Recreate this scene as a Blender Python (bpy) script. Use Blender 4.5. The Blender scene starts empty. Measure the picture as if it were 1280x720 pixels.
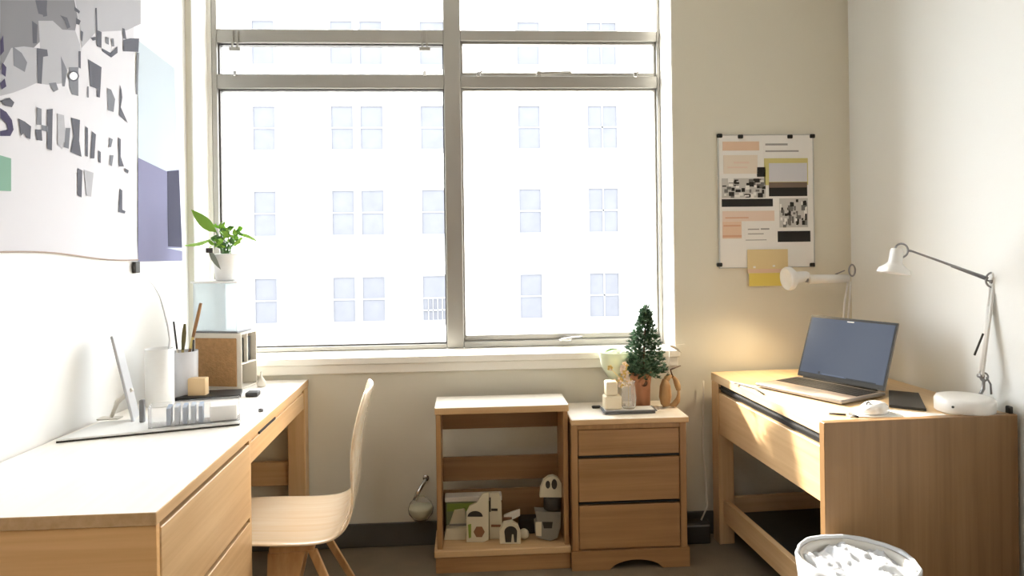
import bpy, bmesh, math, random
from mathutils import Vector, Matrix, noise
random.seed(7)
C = bpy.context.scene.collection
PI = math.pi
# ------------------------------------------------------------------ camera model
F = 893.0; H = 1.35; YAW = math.radians(3.6); ROLL = math.radians(.75)
def ray(px, py):
    a = (px-640)/F; b = (300-py)/F
    c, s = math.cos(ROLL), math.sin(ROLL)
    a, b = a*c+b*s, -a*s+b*c
    cy, sy = math.cos(YAW), math.sin(YAW)
    return Vector((a*cy+sy, -a*sy+cy, b))
def on(ax, px, py, v):
    """where the surface lying at coordinate v on axis ax is seen"""
    d = ray(px, py); o = Vector((0, 0, H)); t = (v-o[ax])/d[ax]
    return o+d*t
LW0, LWS = -1.216, .08      # left wall:  x = LW0 - LWS*(3.2-y)
RW0, RWS = 1.772, .060      # right wall: x = RW0 + RWS*(3.2-y)
def lwx(y): return LW0-LWS*(3.2-y)
def rwx(y): return RW0+RWS*(3.2-y)
def on_left(px, py, off=0.0):
    d = ray(px, py)   # x = LW0+off - LWS*3.2 + LWS*y
    t = (LW0+off-LWS*3.2)/(d.x-LWS*d.y)
    return Vector((0, 0, H))+d*t

# ------------------------------------------------------------------ materials
def col(r, g, b):
    f = lambda v: (v/255/12.92) if v/255 <= .04045 else ((v/255+.055)/1.055)**2.4
    return (f(r), f(g), f(b), 1)
MATS = {}
def mat(name, c, rough=.5, metal=0, bump=0, bscale=60, vary=0, vscale=6, spec=.5, trans=0, emit=None, estr=0, coat=0, alpha=1, ior=1.45, sheen=0):
    m = bpy.data.materials.new(name); m.use_nodes = True
    nt = m.node_tree; p = nt.nodes['Principled BSDF']
    p.inputs['Base Color'].default_value = c
    p.inputs['Roughness'].default_value = rough
    p.inputs['Metallic'].default_value = metal
    p.inputs['Specular IOR Level'].default_value = spec
    p.inputs['Transmission Weight'].default_value = trans
    p.inputs['Coat Weight'].default_value = coat
    p.inputs['Alpha'].default_value = alpha
    p.inputs['IOR'].default_value = ior
    if emit: p.inputs['Emission Color'].default_value = emit; p.inputs['Emission Strength'].default_value = estr
    tc = nt.nodes.new('ShaderNodeTexCoord')
    if vary:
        n = nt.nodes.new('ShaderNodeTexNoise'); n.inputs['Scale'].default_value = vscale; n.inputs['Detail'].default_value = 4
        nt.links.new(tc.outputs['Object'], n.inputs['Vector'])
        r = nt.nodes.new('ShaderNodeMix'); r.data_type = 'RGBA'
        r.inputs[6].default_value = tuple(v*(1-vary) for v in c[:3])+(1,)
        r.inputs[7].default_value = tuple(min(1, v*(1+vary)) for v in c[:3])+(1,)
        nt.links.new(n.outputs['Fac'], r.inputs[0]); nt.links.new(r.outputs[2], p.inputs['Base Color'])
    if bump:
        n = nt.nodes.new('ShaderNodeTexNoise'); n.inputs['Scale'].default_value = bscale; n.inputs['Detail'].default_value = 3
        nt.links.new(tc.outputs['Object'], n.inputs['Vector'])
        b = nt.nodes.new('ShaderNodeBump'); b.inputs['Strength'].default_value = bump; b.inputs['Distance'].default_value = .01
        nt.links.new(n.outputs['Fac'], b.inputs['Height']); nt.links.new(b.outputs['Normal'], p.inputs['Normal'])
    MATS[name] = m
    return m
def wood(name, ca, cb, axis='z', rough=.42, scale=1.0):
    m = mat(name, ca, rough)
    nt = m.node_tree; p = nt.nodes['Principled BSDF']
    tc = nt.nodes.new('ShaderNodeTexCoord'); mp = nt.nodes.new('ShaderNodeMapping')
    s = {'x': (1.2, 38, 38), 'y': (38, 1.2, 38), 'z': (38, 38, 1.2)}[axis]
    mp.inputs['Scale'].default_value = tuple(v*scale for v in s)
    nt.links.new(tc.outputs['Object'], mp.inputs['Vector'])
    n = nt.nodes.new('ShaderNodeTexNoise'); n.inputs['Scale'].default_value = 1.0; n.inputs['Detail'].default_value = 6; n.inputs['Roughness'].default_value = .6
    n.inputs['Distortion'].default_value = .4
    nt.links.new(mp.outputs['Vector'], n.inputs['Vector'])
    n2 = nt.nodes.new('ShaderNodeTexNoise'); n2.inputs['Scale'].default_value = 3.0; nt.links.new(tc.outputs['Object'], n2.inputs['Vector'])
    a = nt.nodes.new('ShaderNodeMath'); a.operation = 'MULTIPLY_ADD'; a.inputs[1].default_value = .35; nt.links.new(n2.outputs['Fac'], a.inputs[0]); nt.links.new(n.outputs['Fac'], a.inputs[2])
    r = nt.nodes.new('ShaderNodeValToRGB'); r.color_ramp.elements[0].position = .45; r.color_ramp.elements[1].position = .9
    r.color_ramp.elements[0].color = cb; r.color_ramp.elements[1].color = ca
    nt.links.new(a.outputs[0], r.inputs['Fac']); nt.links.new(r.outputs['Color'], p.inputs['Base Color'])
    b = nt.nodes.new('ShaderNodeBump'); b.inputs['Strength'].default_value = .06; b.inputs['Distance'].default_value = .004
    nt.links.new(n.outputs['Fac'], b.inputs['Height']); nt.links.new(b.outputs['Normal'], p.inputs['Normal'])
    return m
def glass(name, tint=(1, 1, 1, 1), refl=.06, haze=0.0, hcol=(1, 1, 1, 1)):
    """thin clear sheet: lets light straight through, mirrors a little"""
    m = bpy.data.materials.new(name); m.use_nodes = True; nt = m.node_tree
    nt.nodes.remove(nt.nodes['Principled BSDF']); out = nt.nodes['Material Output']
    t = nt.nodes.new('ShaderNodeBsdfTransparent'); t.inputs['Color'].default_value = tint
    g = nt.nodes.new('ShaderNodeBsdfGlossy'); g.inputs['Roughness'].default_value = .03
    lw = nt.nodes.new('ShaderNodeLayerWeight'); lw.inputs['Blend'].default_value = refl
    mx = nt.nodes.new('ShaderNodeMixShader')
    nt.links.new(lw.outputs['Fresnel'], mx.inputs[0]); nt.links.new(t.outputs[0], mx.inputs[1]); nt.links.new(g.outputs[0], mx.inputs[2])
    last = mx
    if haze:
        d = nt.nodes.new('ShaderNodeBsdfDiffuse'); d.inputs['Color'].default_value = hcol
        m2 = nt.nodes.new('ShaderNodeMixShader'); m2.inputs[0].default_value = haze
        nt.links.new(mx.outputs[0], m2.inputs[1]); nt.links.new(d.outputs[0], m2.inputs[2]); last = m2
    nt.links.new(last.outputs[0], out.inputs['Surface'])
    MATS[name] = m
    return m

OAKA, OAKB = col(217, 184, 140), col(195, 157, 112)
wood('oak_z', OAKA, OAKB, 'z'); wood('oak_x', OAKA, OAKB, 'x'); wood('oak_y', OAKA, OAKB, 'y')
wood('oak_top', col(228, 200, 160), col(212, 180, 136), 'y', .38)
wood('oak_top_x', col(228, 200, 160), col(212, 180, 136), 'x', .38)
wood('brown_z', col(178, 138, 94), col(150, 112, 72), 'z'); wood('brown_x', col(178, 138, 94), col(150, 112, 72), 'x')
wood('shaded_oak', col(142, 110, 74), col(122, 92, 58), 'z'); wood('shaded_oak_x', col(150, 114, 76), col(126, 94, 60), 'x')  # same oak with shade put into its colour: right desk end, bookcase back
wood('lit_oak_x', col(242, 196, 138), col(222, 172, 114), 'x')  # same oak, colour lightened for wall bounce on the left desk end
wood('ply', col(248, 232, 208), col(236, 210, 174), 'x', .22)
MATS['ply'].node_tree.nodes['Principled BSDF'].inputs['Coat Weight'].default_value = .8
wood('ply_z', col(214, 172, 124), col(188, 142, 94), 'z', .35)
wood('laminate', col(253, 249, 242), col(249, 243, 233), 'y', .3)
wood('laminate_x', col(250, 243, 232), col(244, 234, 219), 'x', .3)
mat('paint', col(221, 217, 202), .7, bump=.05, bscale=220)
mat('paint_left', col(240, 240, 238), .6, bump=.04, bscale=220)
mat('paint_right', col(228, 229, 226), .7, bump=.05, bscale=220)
mat('ceiling', col(240, 238, 232), .9)
mat('floor', col(124, 112, 94), .75, bump=.25, bscale=260, vary=.18, vscale=9)
mat('baseboard', col(88, 86, 83), .5)
mat('reveal', col(246, 245, 240), .6)
mat('sill', col(240, 236, 226), .45)
mat('alu', col(168, 166, 160), .38, metal=.55, vary=.04, vscale=3)
mat('alu_dark', col(96, 94, 92), .45, metal=.4)
mat('steel', col(190, 190, 190), .25, metal=1)
glass('pane'); glass('clear', (.99, .99, .99, 1), .06, .14); glass('dish', (.92, .95, .90, 1), .12, .65, col(222, 226, 204)); glass('frosted', (.93, .96, .97, 1), .12, .45, (.88, .93, .95, 1)); 
mat('black', col(30, 29, 28), .5); mat('dark', col(52, 50, 48), .6); mat('grey', col(120, 120, 122), .5)
mat('white', col(238, 238, 236), .35); mat('white_gloss', col(240, 240, 238), .18, coat=.3)
mat('offwhite', col(222, 216, 204), .5); mat('paper', col(236, 234, 230), .8); mat('paper_warm', col(228, 216, 200), .8)

# ------------------------------------------------------------------ mesh builder
class MB:
    def __init__(s): s.bm = bmesh.new()
    def _fin(s, faces, m, sm):
        for f in faces: f.material_index = m; f.smooth = sm
    def box(s, x0, x1, y0, y1, z0, z1, m=0, bev=.0015, M=None):
        v = [s.bm.verts.new((x, y, z)) for x in (x0, x1) for y in (y0, y1) for z in (z0, z1)]
        q = [(0, 1, 3, 2), (4, 6, 7, 5), (0, 4, 5, 1), (2, 3, 7, 6), (0, 2, 6, 4), (1, 5, 7, 3)]
        fs = [s.bm.faces.new([v[i] for i in k]) for k in q]
        for f in fs: f.material_index = m
        if M: bmesh.ops.transform(s.bm, matrix=M, verts=v)
        if bev:
            b = min(bev, .3*min(abs(x1-x0), abs(y1-y0), abs(z1-z0)))
            es = list({e for f in fs for e in f.edges})
            r = bmesh.ops.bevel(s.bm, geom=es, offset=b, segments=1 if bev < .004 else 3, affect='EDGES', profile=.5)
            for f in r['faces']: f.material_index = m; f.smooth = bev >= .004
        return s
    def hexa(s, pts, m=0, bev=.001):
        """8 points: bottom ring of 4 then top ring of 4"""
        v = [s.bm.verts.new(p) for p in pts]
        q = [(3, 2, 1, 0), (4, 5, 6, 7)]+[(i, (i+1) % 4, 4+(i+1) % 4, 4+i) for i in range(4)]
        fs = [s.bm.faces.new([v[i] for i in k]) for k in q]
        for f in fs: f.material_index = m
        if bev:
            r = bmesh.ops.bevel(s.bm, geom=list({e for f in fs for e in f.edges}), offset=bev, segments=1, affect='EDGES')
            for f in r['faces']: f.material_index = m
        return s
    def tube(s, pts, r, seg=10, m=0, cap=True, flat=1.0):
        pts = [Vector(p) for p in pts]; n = len(pts)
        rs = r if isinstance(r, (list, tuple)) else [r]*n
        rings = []; up = None
        for i, p in enumerate(pts):
            d = (pts[min(i+1, n-1)]-pts[max(i-1, 0)]).normalized()
            if up is None:
                up = Vector((0, 0, 1)) if abs(d.z) < .9 else Vector((1, 0, 0))
            a = d.cross(up)
            if a.length < 1e-5: a = d.cross(Vector((0, 1, 0)))
            a.normalize(); b = a.cross(d).normalized(); up = b
            rings.append([s.bm.verts.new(p+a*math.cos(2*PI*k/seg)*rs[i]+b*math.sin(2*PI*k/seg)*rs[i]*flat) for k in range(seg)])
        fs = []
        for i in range(n-1):
            for k in range(seg):
                fs.append(s.bm.faces.new((rings[i][k], rings[i][(k+1) % seg], rings[i+1][(k+1) % seg], rings[i+1][k])))
        s._fin(fs, m, True)
        if cap:
            c = [s.bm.faces.new(rings[0][::-1]), s.bm.faces.new(rings[-1])]
            s._fin(c, m, False)
        return s
    def lathe(s, prof, c=(0, 0, 0), seg=32, m=0, M=None, wob=None):
        rings = []; allv = []
        for r, z in prof:
            if r < 1e-5:
                v = s.bm.verts.new((0, 0, z)); rings.append([v]); allv.append(v)
            else:
                ring = []
                for k in range(seg):
                    a = 2*PI*k/seg; rr = r*(1+(wob(a, z) if wob else 0))
                    ring.append(s.bm.verts.new((rr*math.cos(a), rr*math.sin(a), z)))
                rings.append(ring); allv += ring
        fs = []
        for i in range(len(rings)-1):
            A, B = rings[i], rings[i+1]
            for k in range(seg):
                if len(A) == 1 and len(B) == 1: continue
                if len(A) == 1: f = (A[0], B[(k+1) % seg], B[k])
                elif len(B) == 1: f = (A[k], A[(k+1) % seg], B[0])
                else: f = (A[k], A[(k+1) % seg], B[(k+1) % seg], B[k])
                fs.append(s.bm.faces.new(f))
        s._fin(fs, m, True)
        T = Matrix.Translation(c)
        if M: T = T @ M.to_4x4()
        bmesh.ops.transform(s.bm, matrix=T, verts=allv)
        return s
    def prism(s, poly, O, U, V, N, th, m=0, bev=0):
        """polygon (u,v) on plane O,U,V extruded th along N"""
        O, U, V, N = Vector(O), Vector(U), Vector(V), Vector(N)
        a = [s.bm.verts.new(O+U*u+V*v) for u, v in poly]; b = [s.bm.verts.new(O+U*u+V*v+N*th) for u, v in poly]
        n = len(poly)
        fs = [s.bm.faces.new(a[::-1]), s.bm.faces.new(b)]+[s.bm.faces.new((a[i], a[(i+1) % n], b[(i+1) % n], b[i])) for i in range(n)]
        for f in fs: f.material_index = m
        if bev:
            r = bmesh.ops.bevel(s.bm, geom=[e for f in fs[:2] for e in f.edges], offset=bev, segments=2, affect='EDGES')
        bmesh.ops.recalc_face_normals(s.bm, faces=[f for f in s.bm.faces])
        return s
    def torus(s, c, R, r, axis=(0, 1, 0), seg=24, sub=8, m=0, sc=(1, 1)):
        ax = Vector(axis).normalized(); a = ax.orthogonal().normalized()
        if abs(ax.z) < .9: a = Vector((0, 0, 1)).cross(ax).normalized()
        b = ax.cross(a)
        rings = []
        for i in range(seg):
            t = 2*PI*i/seg; d = a*math.cos(t)*sc[0]+b*math.sin(t)*sc[1]; p = Vector(c)+d*R; dn = d.normalized()
            rings.append([s.bm.verts.new(p+dn*r*math.cos(2*PI*k/sub)+ax*r*math.sin(2*PI*k/sub)) for k in range(sub)])
        fs = [s.bm.faces.new((rings[i][k], rings[(i+1) % seg][k], rings[(i+1) % seg][(k+1) % sub], rings[i][(k+1) % sub])) for i in range(seg) for k in range(sub)]
        s._fin(fs, m, True)
        return s
    def leaf(s, p0, p1, w, bend=.15, up=(0, 0, 1), m=0, n=6, fold=.15, wd=None):
        p0, p1 = Vector(p0), Vector(p1); d = p1-p0; L = d.length; dn = d.normalized()
        side = Vector(wd).normalized() if wd is not None else dn.cross(Vector(up)).normalized()
        nn = side.cross(dn).normalized(); rows = []
        for i in range(n+1):
            t = i/n; c = p0+d*t+nn*(bend*L*math.sin(t*PI)*.6)
            ww = w*(math.sin(PI*t**.8)**.9 if 0 < t < 1 else .02)
            rows.append([s.bm.verts.new(c-side*ww+nn*fold*ww), s.bm.verts.new(c), s.bm.verts.new(c+side*ww+nn*fold*ww)])
        fs = []
        for i in range(n):
            for k in range(2):
                fs.append(s.bm.faces.new((rows[i][k], rows[i][k+1], rows[i+1][k+1], rows[i+1][k])))
        s._fin(fs, m, True)
        return s
def root_of(p):
    while p.parent: p = p.parent
    return p
def obj(name, mb, mats, parent=None, local=False, recalc=True):
    bm = mb.bm
    if recalc: bmesh.ops.recalc_face_normals(bm, faces=bm.faces[:])
    me = bpy.data.meshes.new(name)
    o = bpy.data.objects.new(name, me); C.objects.link(o)
    if parent:
        r = root_of(parent)
        if not local:
            Mi = (Matrix.Translation(r.location) @ Matrix.Rotation(r.rotation_euler.z, 4, 'Z')).inverted()
            bmesh.ops.transform(bm, matrix=Mi, verts=bm.verts[:])
        o.parent = parent
    elif not local:      # origin at the base of the thing
        xs = [v.co.x for v in bm.verts]; ys = [v.co.y for v in bm.verts]; zs = [v.co.z for v in bm.verts]
        c = Vector(((min(xs)+max(xs))/2, (min(ys)+max(ys))/2, min(zs)))
        bmesh.ops.translate(bm, vec=-c, verts=bm.verts[:]); o.location = c
    bm.to_mesh(me); bm.free()
    for m in (mats if isinstance(mats, (list, tuple)) else [mats]):
        me.materials.append(MATS[m] if isinstance(m, str) else m)
    return o
def tag(o, label, cat, group=None):
    o['label'] = label; o['category'] = cat
    if group: o['group'] = group
    return o
def thing(name, label, cat, loc, rotz=0, group=None):
    o = bpy.data.objects.new(name, None); C.objects.link(o); o.empty_display_size = .05
    o.location = loc; o.rotation_euler = (0, 0, rotz)
    return tag(o, label, cat, group)
def struct(name, mb, mats, parent=None):
    o = obj(name, mb, mats, parent)
    o['kind'] = 'structure'
    return o

# ================================================================== SETTING
YB = 3.2; YF = -1.7; CH = 2.78
WX0, WX1, WZ0, WZ1 = -1.192, .943, .815, 2.64      # window opening
b = MB(); b.box(-2.2, 2.6, YF-.2, YB+.3, -.2, 0, bev=0); struct('floor', b, 'floor')
b = MB(); b.box(-2.2, 2.6, YF-.2, YB+.3, CH, CH+.15, bev=0); struct('ceiling', b, 'ceiling')
b = MB()      # back wall around the opening
b.box(-2.2, WX0, YB, YB+.3, 0, CH, bev=0).box(WX1, 2.6, YB, YB+.3, 0, CH, bev=0)
b.box(WX0, WX1, YB, YB+.3, 0, WZ0, bev=0).box(WX0, WX1, YB, YB+.3, WZ1, CH, bev=0)
struct('wall_back', b, 'paint')
def slantwall(fn, sgn, name, m):
    b = MB(); x0, x1 = fn(YF), fn(YB); t = .2*sgn
    b.hexa([(x0, YF, 0), (x0+t, YF, 0), (x1+t, YB, 0), (x1, YB, 0), (x0, YF, CH), (x0+t, YF, CH), (x1+t, YB, CH), (x1, YB, CH)], bev=0)
    return struct(name, b, m)
slantwall(lwx, -1, 'wall_left', 'paint_left'); slantwall(rwx, 1, 'wall_right', 'paint_right')
b = MB(); b.box(-2.2, 2.6, YF-.2, YF, 0, CH, bev=0); struct('wall_front', b, 'brown_z')
b = MB(); b.box(lwx(YB)+.001, rwx(YB)-.001, YB-.012, YB-.0005, .001, .105, bev=.003); struct('baseboard_back', b, 'baseboard')
for fn, sg, nm in ((lwx, 1, 'baseboard_left'), (rwx, -1, 'baseboard_right')):
    b = MB(); o = .0005*sg; t = .012*sg; y1 = YB-.013
    b.hexa([(fn(YF)+o, YF+.001, .001), (fn(YF)+t, YF+.001, .001), (fn(y1)+t, y1, .001), (fn(y1)+o, y1, .001), (fn(YF)+o, YF+.001, .105), (fn(YF)+t, YF+.001, .105), (fn(y1)+t, y1, .105), (fn(y1)+o, y1, .105)], bev=.001)
    struct(nm, b, 'baseboard')
# reveal lining (white jambs and head) and the sill board
b = MB(); b.box(WX0, WX0+.006, YB-.001, YB+.3, WZ0, WZ1, bev=0).box(WX0+.006, -1.1705, YB+.185, YB+.3, WZ0, WZ1, bev=0).box(WX1-.006, WX1, YB-.001, YB+.3, WZ0, WZ1, bev=0).box(WX0, WX1, YB-.001, YB+.3, WZ1-.006, WZ1, bev=0)
struct('trim_1', b, 'reveal')
b = MB(); b.box(WX0-.02, WX1+.012, YB-.028, YB+.2, .812, .842, bev=.004).box(WX0-.02, WX1+.005, YB-.016, YB-.0005, .770, .812, bev=.003)
struct('trim_2', b, 'sill')
# window: aluminium frame, one mesh; sashes, panes and fittings are its parts
GY = 3.42; FA, FB = GY-.035, GY+.045
b = MB()
b.box(-1.170, -1.146, FA, FB, .842, WZ1-.006, bev=.003).box(.922, WX1-.006, FA, FB, .842, WZ1-.006, bev=.003)
b.box(-.100, -.020, FA, FB, .842, WZ1-.006, bev=.003)
for x0, x1, bt in ((-1.146, -.100, .862), (-.020, .922, .872)):
    b.box(x0, x1, FA, FB, .842, bt, bev=.003).box(x0, x1, FA, FB, WZ1-.04, WZ1-.006, bev=.003)
b.box(-1.146, -.100, FA, FB, 2.283, 2.346, bev=.003).box(-1.146, -.100, FA, FB, 2.070, 2.136, bev=.003)
b.box(-.020, .922, FA, FB, 2.296, 2.346, bev=.003).box(-.020, .922, FA, FB, 2.072, 2.130, bev=.003)
win = struct('window_1', b, 'alu')
def ring(x0, x1, z0, z1, w, y0, y1, wb=None):
    wb = wb or w
    b = MB(); b.box(x0, x0+w, y0, y1, z0, z1).box(x1-w, x1, y0, y1, z0, z1)
    b.box(x0+w, x1-w, y0, y1, z0, z0+wb).box(x0+w, x1-w, y0, y1, z1-w, z1); return b
for (x0, x1, z0, z1, w, wb) in ((-1.146, -.100, .862, 2.070, .007, .007), (-.020, .922, .872, 2.072, .009, .026), (-1.146, -.100, 2.136, 2.283, .006, .006), (-.020, .922, 2.130, 2.296, .010, .020)):
    s = obj('sash', ring(x0, x1, z0, z1, w, GY-.012, GY+.03, wb), 'alu_dark' if w < .008 else 'alu', win)
    g = MB(); g.box(x0+w, x1-w, GY+.004, GY+.009, z0+wb, z1-w, bev=0); obj('pane', g, 'pane', s)
for (x0, x1) in ((-1.146, -.100), (-.020, .922)):
    g = MB(); g.box(x0, x1, GY+.004, GY+.009, 2.346, WZ1-.04, bev=0); obj('pane', g, 'pane', win)
for px in (294, 531):      # hinge brackets of the left vent
    p = on(1, px, 56, FA-.004); q = on(1, px, 97, FA-.004)
    h = MB(); h.box(p.x-.016, p.x-.008, FA-.010, FA, p.z-.012, 2.335).box(p.x+.006, p.x+.014, FA-.010, FA, p.z-.012, 2.335).box(p.x-.026, p.x+.026, FA-.018, FA, p.z-.030, p.z-.014)
    obj('hinge', h, 'alu', win)
    h = MB(); h.box(q.x-.008, q.x+.008, FA-.012, FA, 2.125, 2.150, bev=.003); obj('latch', h, 'steel', win)
for px in (598, 794):
    q = on(1, px, 93, FA-.004); h = MB(); h.box(q.x-.010, q.x+.010, FA-.012, FA, 2.122, 2.146, bev=.003); h.tube([(q.x, FA-.006, 2.14), (q.x+.02, FA-.012, 2.150)], .004); obj('latch', h, 'steel', win)
q0, q1 = on(1, 674, 91, FA-.01), on(1, 714, 90, FA-.01)
h = MB(); h.tube([q0, q1], [.007, .009], flat=.6); h.box(q0.x-.012, q0.x+.012, FA-.014, FA, q0.z-.014, q0.z+.008, bev=.003); obj('window_handle', h, 'alu', win)
q0, q1 = on(1, 702, 424, FA-.012), on(1, 727, 421, FA-.012)
h = MB(); h.box(q0.x-.012, q0.x+.05, FA-.012, FA, q0.z-.012, q0.z+.004, bev=.003); h.tube([q0, (q0+q1)/2+Vector((0, -.01, .004)), q1], [.005, .007, .008], flat=.6); obj('window_handle', h, 'steel', win)

# ================================================================== OUTSIDE
mat('facade', col(244, 240, 234), .9, bump=.1, bscale=6, vary=.015, vscale=1.5)
mat('facade_pane', col(97, 98, 103), .8, vary=.15, vscale=2, spec=.1)
mat('facade_frame', col(124, 124, 126), .8, spec=.1); mat('street', col(150, 148, 144), .9)
b = MB(); b.box(-40, 40, 3.7, 60, -9.2, -9, bev=0); s = struct('ground', b, 'street')
bl = thing('apartment_building', 'white apartment building with rows of sash windows across the street', 'building', (0, 30, -9))
FY = 28.0
b = MB(); b.box(-16, 14, FY, FY+6, -9, 13.2, bev=0).box(-16.2, 14.2, FY-.3, FY+6, 13.2, 13.7, bev=0); obj('wall', b, 'facade', bl)
for zt in (.05, 3.4, 6.66, 9.95):
    for x0, x1, kind in ((-8.2, -7.25, 0), (-5.24, -4.28, 1), (-4.12, -3.14, 1), (-1.80, -.75, 2), (2.0, 2.98, 0), (4.75, 6.04, 3)):
        z0 = zt-1.84+(.05 if zt > 6 else 0)
        b = ring(x0, x1, z0, zt, .07, FY-.05, FY+.02); b.box(x0+.07, x1-.07, FY-.04, FY+.02, (z0+zt)/2-.03, (z0+zt)/2+.03)
        b.box(x0-.08, x1+.08, FY-.10, FY+.01, z0-.1, z0)
        if kind == 3: b.box((x0+x1)/2-.03, (x0+x1)/2+.03, FY-.04, FY+.02, z0, zt)
        if kind == 2 and zt < 1:
            for k in range(1, 5): b.box(x0+.07+k*.18, x0+.11+k*.18, FY-.06, FY-.02, z0, z0+.9)
            b.box(x0, x1, FY-.06, FY-.02, z0+.42, z0+.48)
        w = obj('window', b, 'facade_frame', bl)
        b = MB(); b.box(x0+.07, x1-.07, FY-.012, FY+.01, z0+.07, zt-.07, bev=0); obj('pane', b, 'facade_pane', w)

# ================================================================== LEFT DESK
LX = -.703; LY0, LY1 = 1.648, 3.185; DT = .75
ld = thing('writing_desk', 'long light oak desk with two drawers and kneehole along the poster wall', 'desk', (LX-.25, 2.4, 0))
b = MB(); e = .003
b.hexa([(lwx(LY0)+e, LY0, DT-.030), (LX, LY0, DT-.030), (LX, LY1, DT-.030), (lwx(LY1)+e, LY1, DT-.030), (lwx(LY0)+e, LY0, DT), (LX, LY0, DT), (LX, LY1, DT), (lwx(LY1)+e, LY1, DT)], bev=.0015)
bmesh.ops.recalc_face_normals(b.bm, faces=b.bm.faces[:])
for f in b.bm.faces: f.material_index = 1 if f.normal.z > .9 else 0
obj('desktop', b, ['oak_y', 'laminate'], ld)
zb = DT-.0305
def slab(y0, y1, x1, z0, z1, m=0, mb=None):
    mb = mb or MB(); mb.hexa([(lwx(y0)+.02, y0, z0), (x1, y0, z0), (x1, y1, z0), (lwx(y1)+.02, y1, z0), (lwx(y0)+.02, y0, z1), (x1, y0, z1), (x1, y1, z1), (lwx(y1)+.02, y1, z1)], m); return mb
obj('side_panel', slab(LY0+.004, LY0+.022, LX-.002, 0, zb), 'lit_oak_x', ld)
obj('side_panel', slab(2.335, 2.353, LX-.002, 0, zb), 'oak_z', ld)
obj('bottom_panel', slab(LY0+.023, 2.334, LX-.03, .06, .078), 'oak_y', ld)
obj('kick_board', MB().box(LX-.05, LX-.032, LY0+.023, 2.334, 0, .0595), 'oak_y', ld)
for z0, z1 in ((.474, .707), (.222, .460), (.083, .208)):
    d = obj('drawer', MB().box(LX-.019, LX, LY0+.025, 2.332, z0, z1, bev=.002).box(LX-.42, LX-.0195, LY0+.035, 2.322, z0+.01, z1-.035, bev=0), 'oak_y', ld)
# kneehole apron with a dark pull slot
b = MB(); b.box(LX-.024, LX-.004, 2.354, 3.108, .638, .706); b.box(LX-.026, LX-.010, 2.354, 3.108, .704, zb)
obj('apron', b, 'oak_y', ld)
b = MB(); b.box(LX-.009, LX-.0035, 2.46, 2.66, .7065, .7155, bev=.0005); obj('drawer_pull', b, 'black', ld)
for x1 in (LX, -1.10):
    obj('leg', MB().box(x1-.075, x1-.001, 3.112, 3.180, 0, zb, bev=.003), 'oak_z', ld)
obj('stretcher', MB().box(-1.10, LX-.076, 3.135, 3.160, .305, .405), 'oak_x', ld)
obj('stretcher', MB().box(-1.10, LX-.076, 3.135, 3.160, .638, zb), 'oak_x', ld)

# ================================================================== RIGHT DESK
RT = math.radians(3.0)
rd = thing('writing_desk', 'light oak desk by the right wall, laptop and white lamps on top', 'desk', (1.086, 3.150, 0), RT)
W, L = .675, .935
loc = dict(local=True)
obj('desktop', MB().box(0, W, -L+.032, 0, .708, .745, bev=.002), 'oak_top', rd, **loc)
obj('side_panel', MB().box(-.004, W, -L, -L+.031, 0, .752, bev=.002), 'shaded_oak', rd, **loc)
for x in (0, W-.07):
    obj('leg', MB().box(x, x+.07, -.075, -.005, 0, .7075, bev=.003), 'oak_z', rd, **loc)
obj('drawer', MB().box(.002, .022, -L+.034, -.082, .487, .668, bev=.002).box(.0225, .45, -L+.05, -.10, .50, .64, bev=0), 'oak_y', rd, **loc)
obj('drawer_rail', MB().box(.012, .03, -L+.034, -.08, .672, .7075).box(.004, .0115, -L+.034, -.08, .686, .692, bev=0), 'black', rd, **loc)
obj('foot_rail', MB().box(.02, .045, -L+.0325, -.076, .100, .195), 'oak_y', rd, **loc)
obj('stretcher', MB().box(.071, W-.071, -.05, -.03, .10, .195), 'oak_x', rd, **loc)
obj('back_panel', MB().box(W-.05, W-.035, -L+.0325, -.076, .10, .7075), 'brown_z', rd, **loc)
b = MB(); b.box(.046, W-.052, -L+.0325, -.051, .11, .125, bev=0); obj('bottom_board', b, 'dark', rd, **loc)

# ================================================================== BOOKCASE
bx0, bx1, by0, by1 = -.137, .404, 2.915, 3.125
bk = thing('bookcase', 'low open oak bookcase with slatted back standing under the window', 'bookcase', ((bx0+bx1)/2, by1-.12, 0))
tb_ = MB().box(bx0-.004, bx1+.004, by0, by1-.0, .642, .672, bev=.003); bmesh.ops.recalc_face_normals(tb_.bm, faces=tb_.bm.faces[:])
for f in tb_.bm.faces: f.material_index = 1 if f.normal.z > .6 else 0
obj('top_board', tb_, ['oak_x', 'laminate_x'], bk)
for x in (bx0, bx1-.020): obj('side_panel', MB().box(x, x+.020, by0+.006, by1, .094, .6415, bev=.002), 'brown_z', bk)
for z0, z1 in ((.535, .6410), (.310, .412)): obj('back_slat', MB().box(bx0+.0205, bx1-.0205, by1-.025, by1-.008, z0, z1), 'shaded_oak_x', bk)
obj('back_panel', MB().box(bx0+.0205, bx1-.0205, by1-.022, by1-.008, .094, .270), 'shaded_oak_x', bk)
obj('bottom_shelf', MB().box(bx0-.012, bx1+.004, by0-.012, by1, .066, .0935, bev=.003), 'oak_x', bk)
obj('plinth', MB().box(bx0-.006, bx1+.002, by0-.003, by0+.018, 0, .0655).box(bx0-.006, bx0+.014, by0+.019, by1, 0, .0655).box(bx1-.018, bx1+.002, by0+.019, by1, 0, .0655), 'brown_x', bk)

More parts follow.
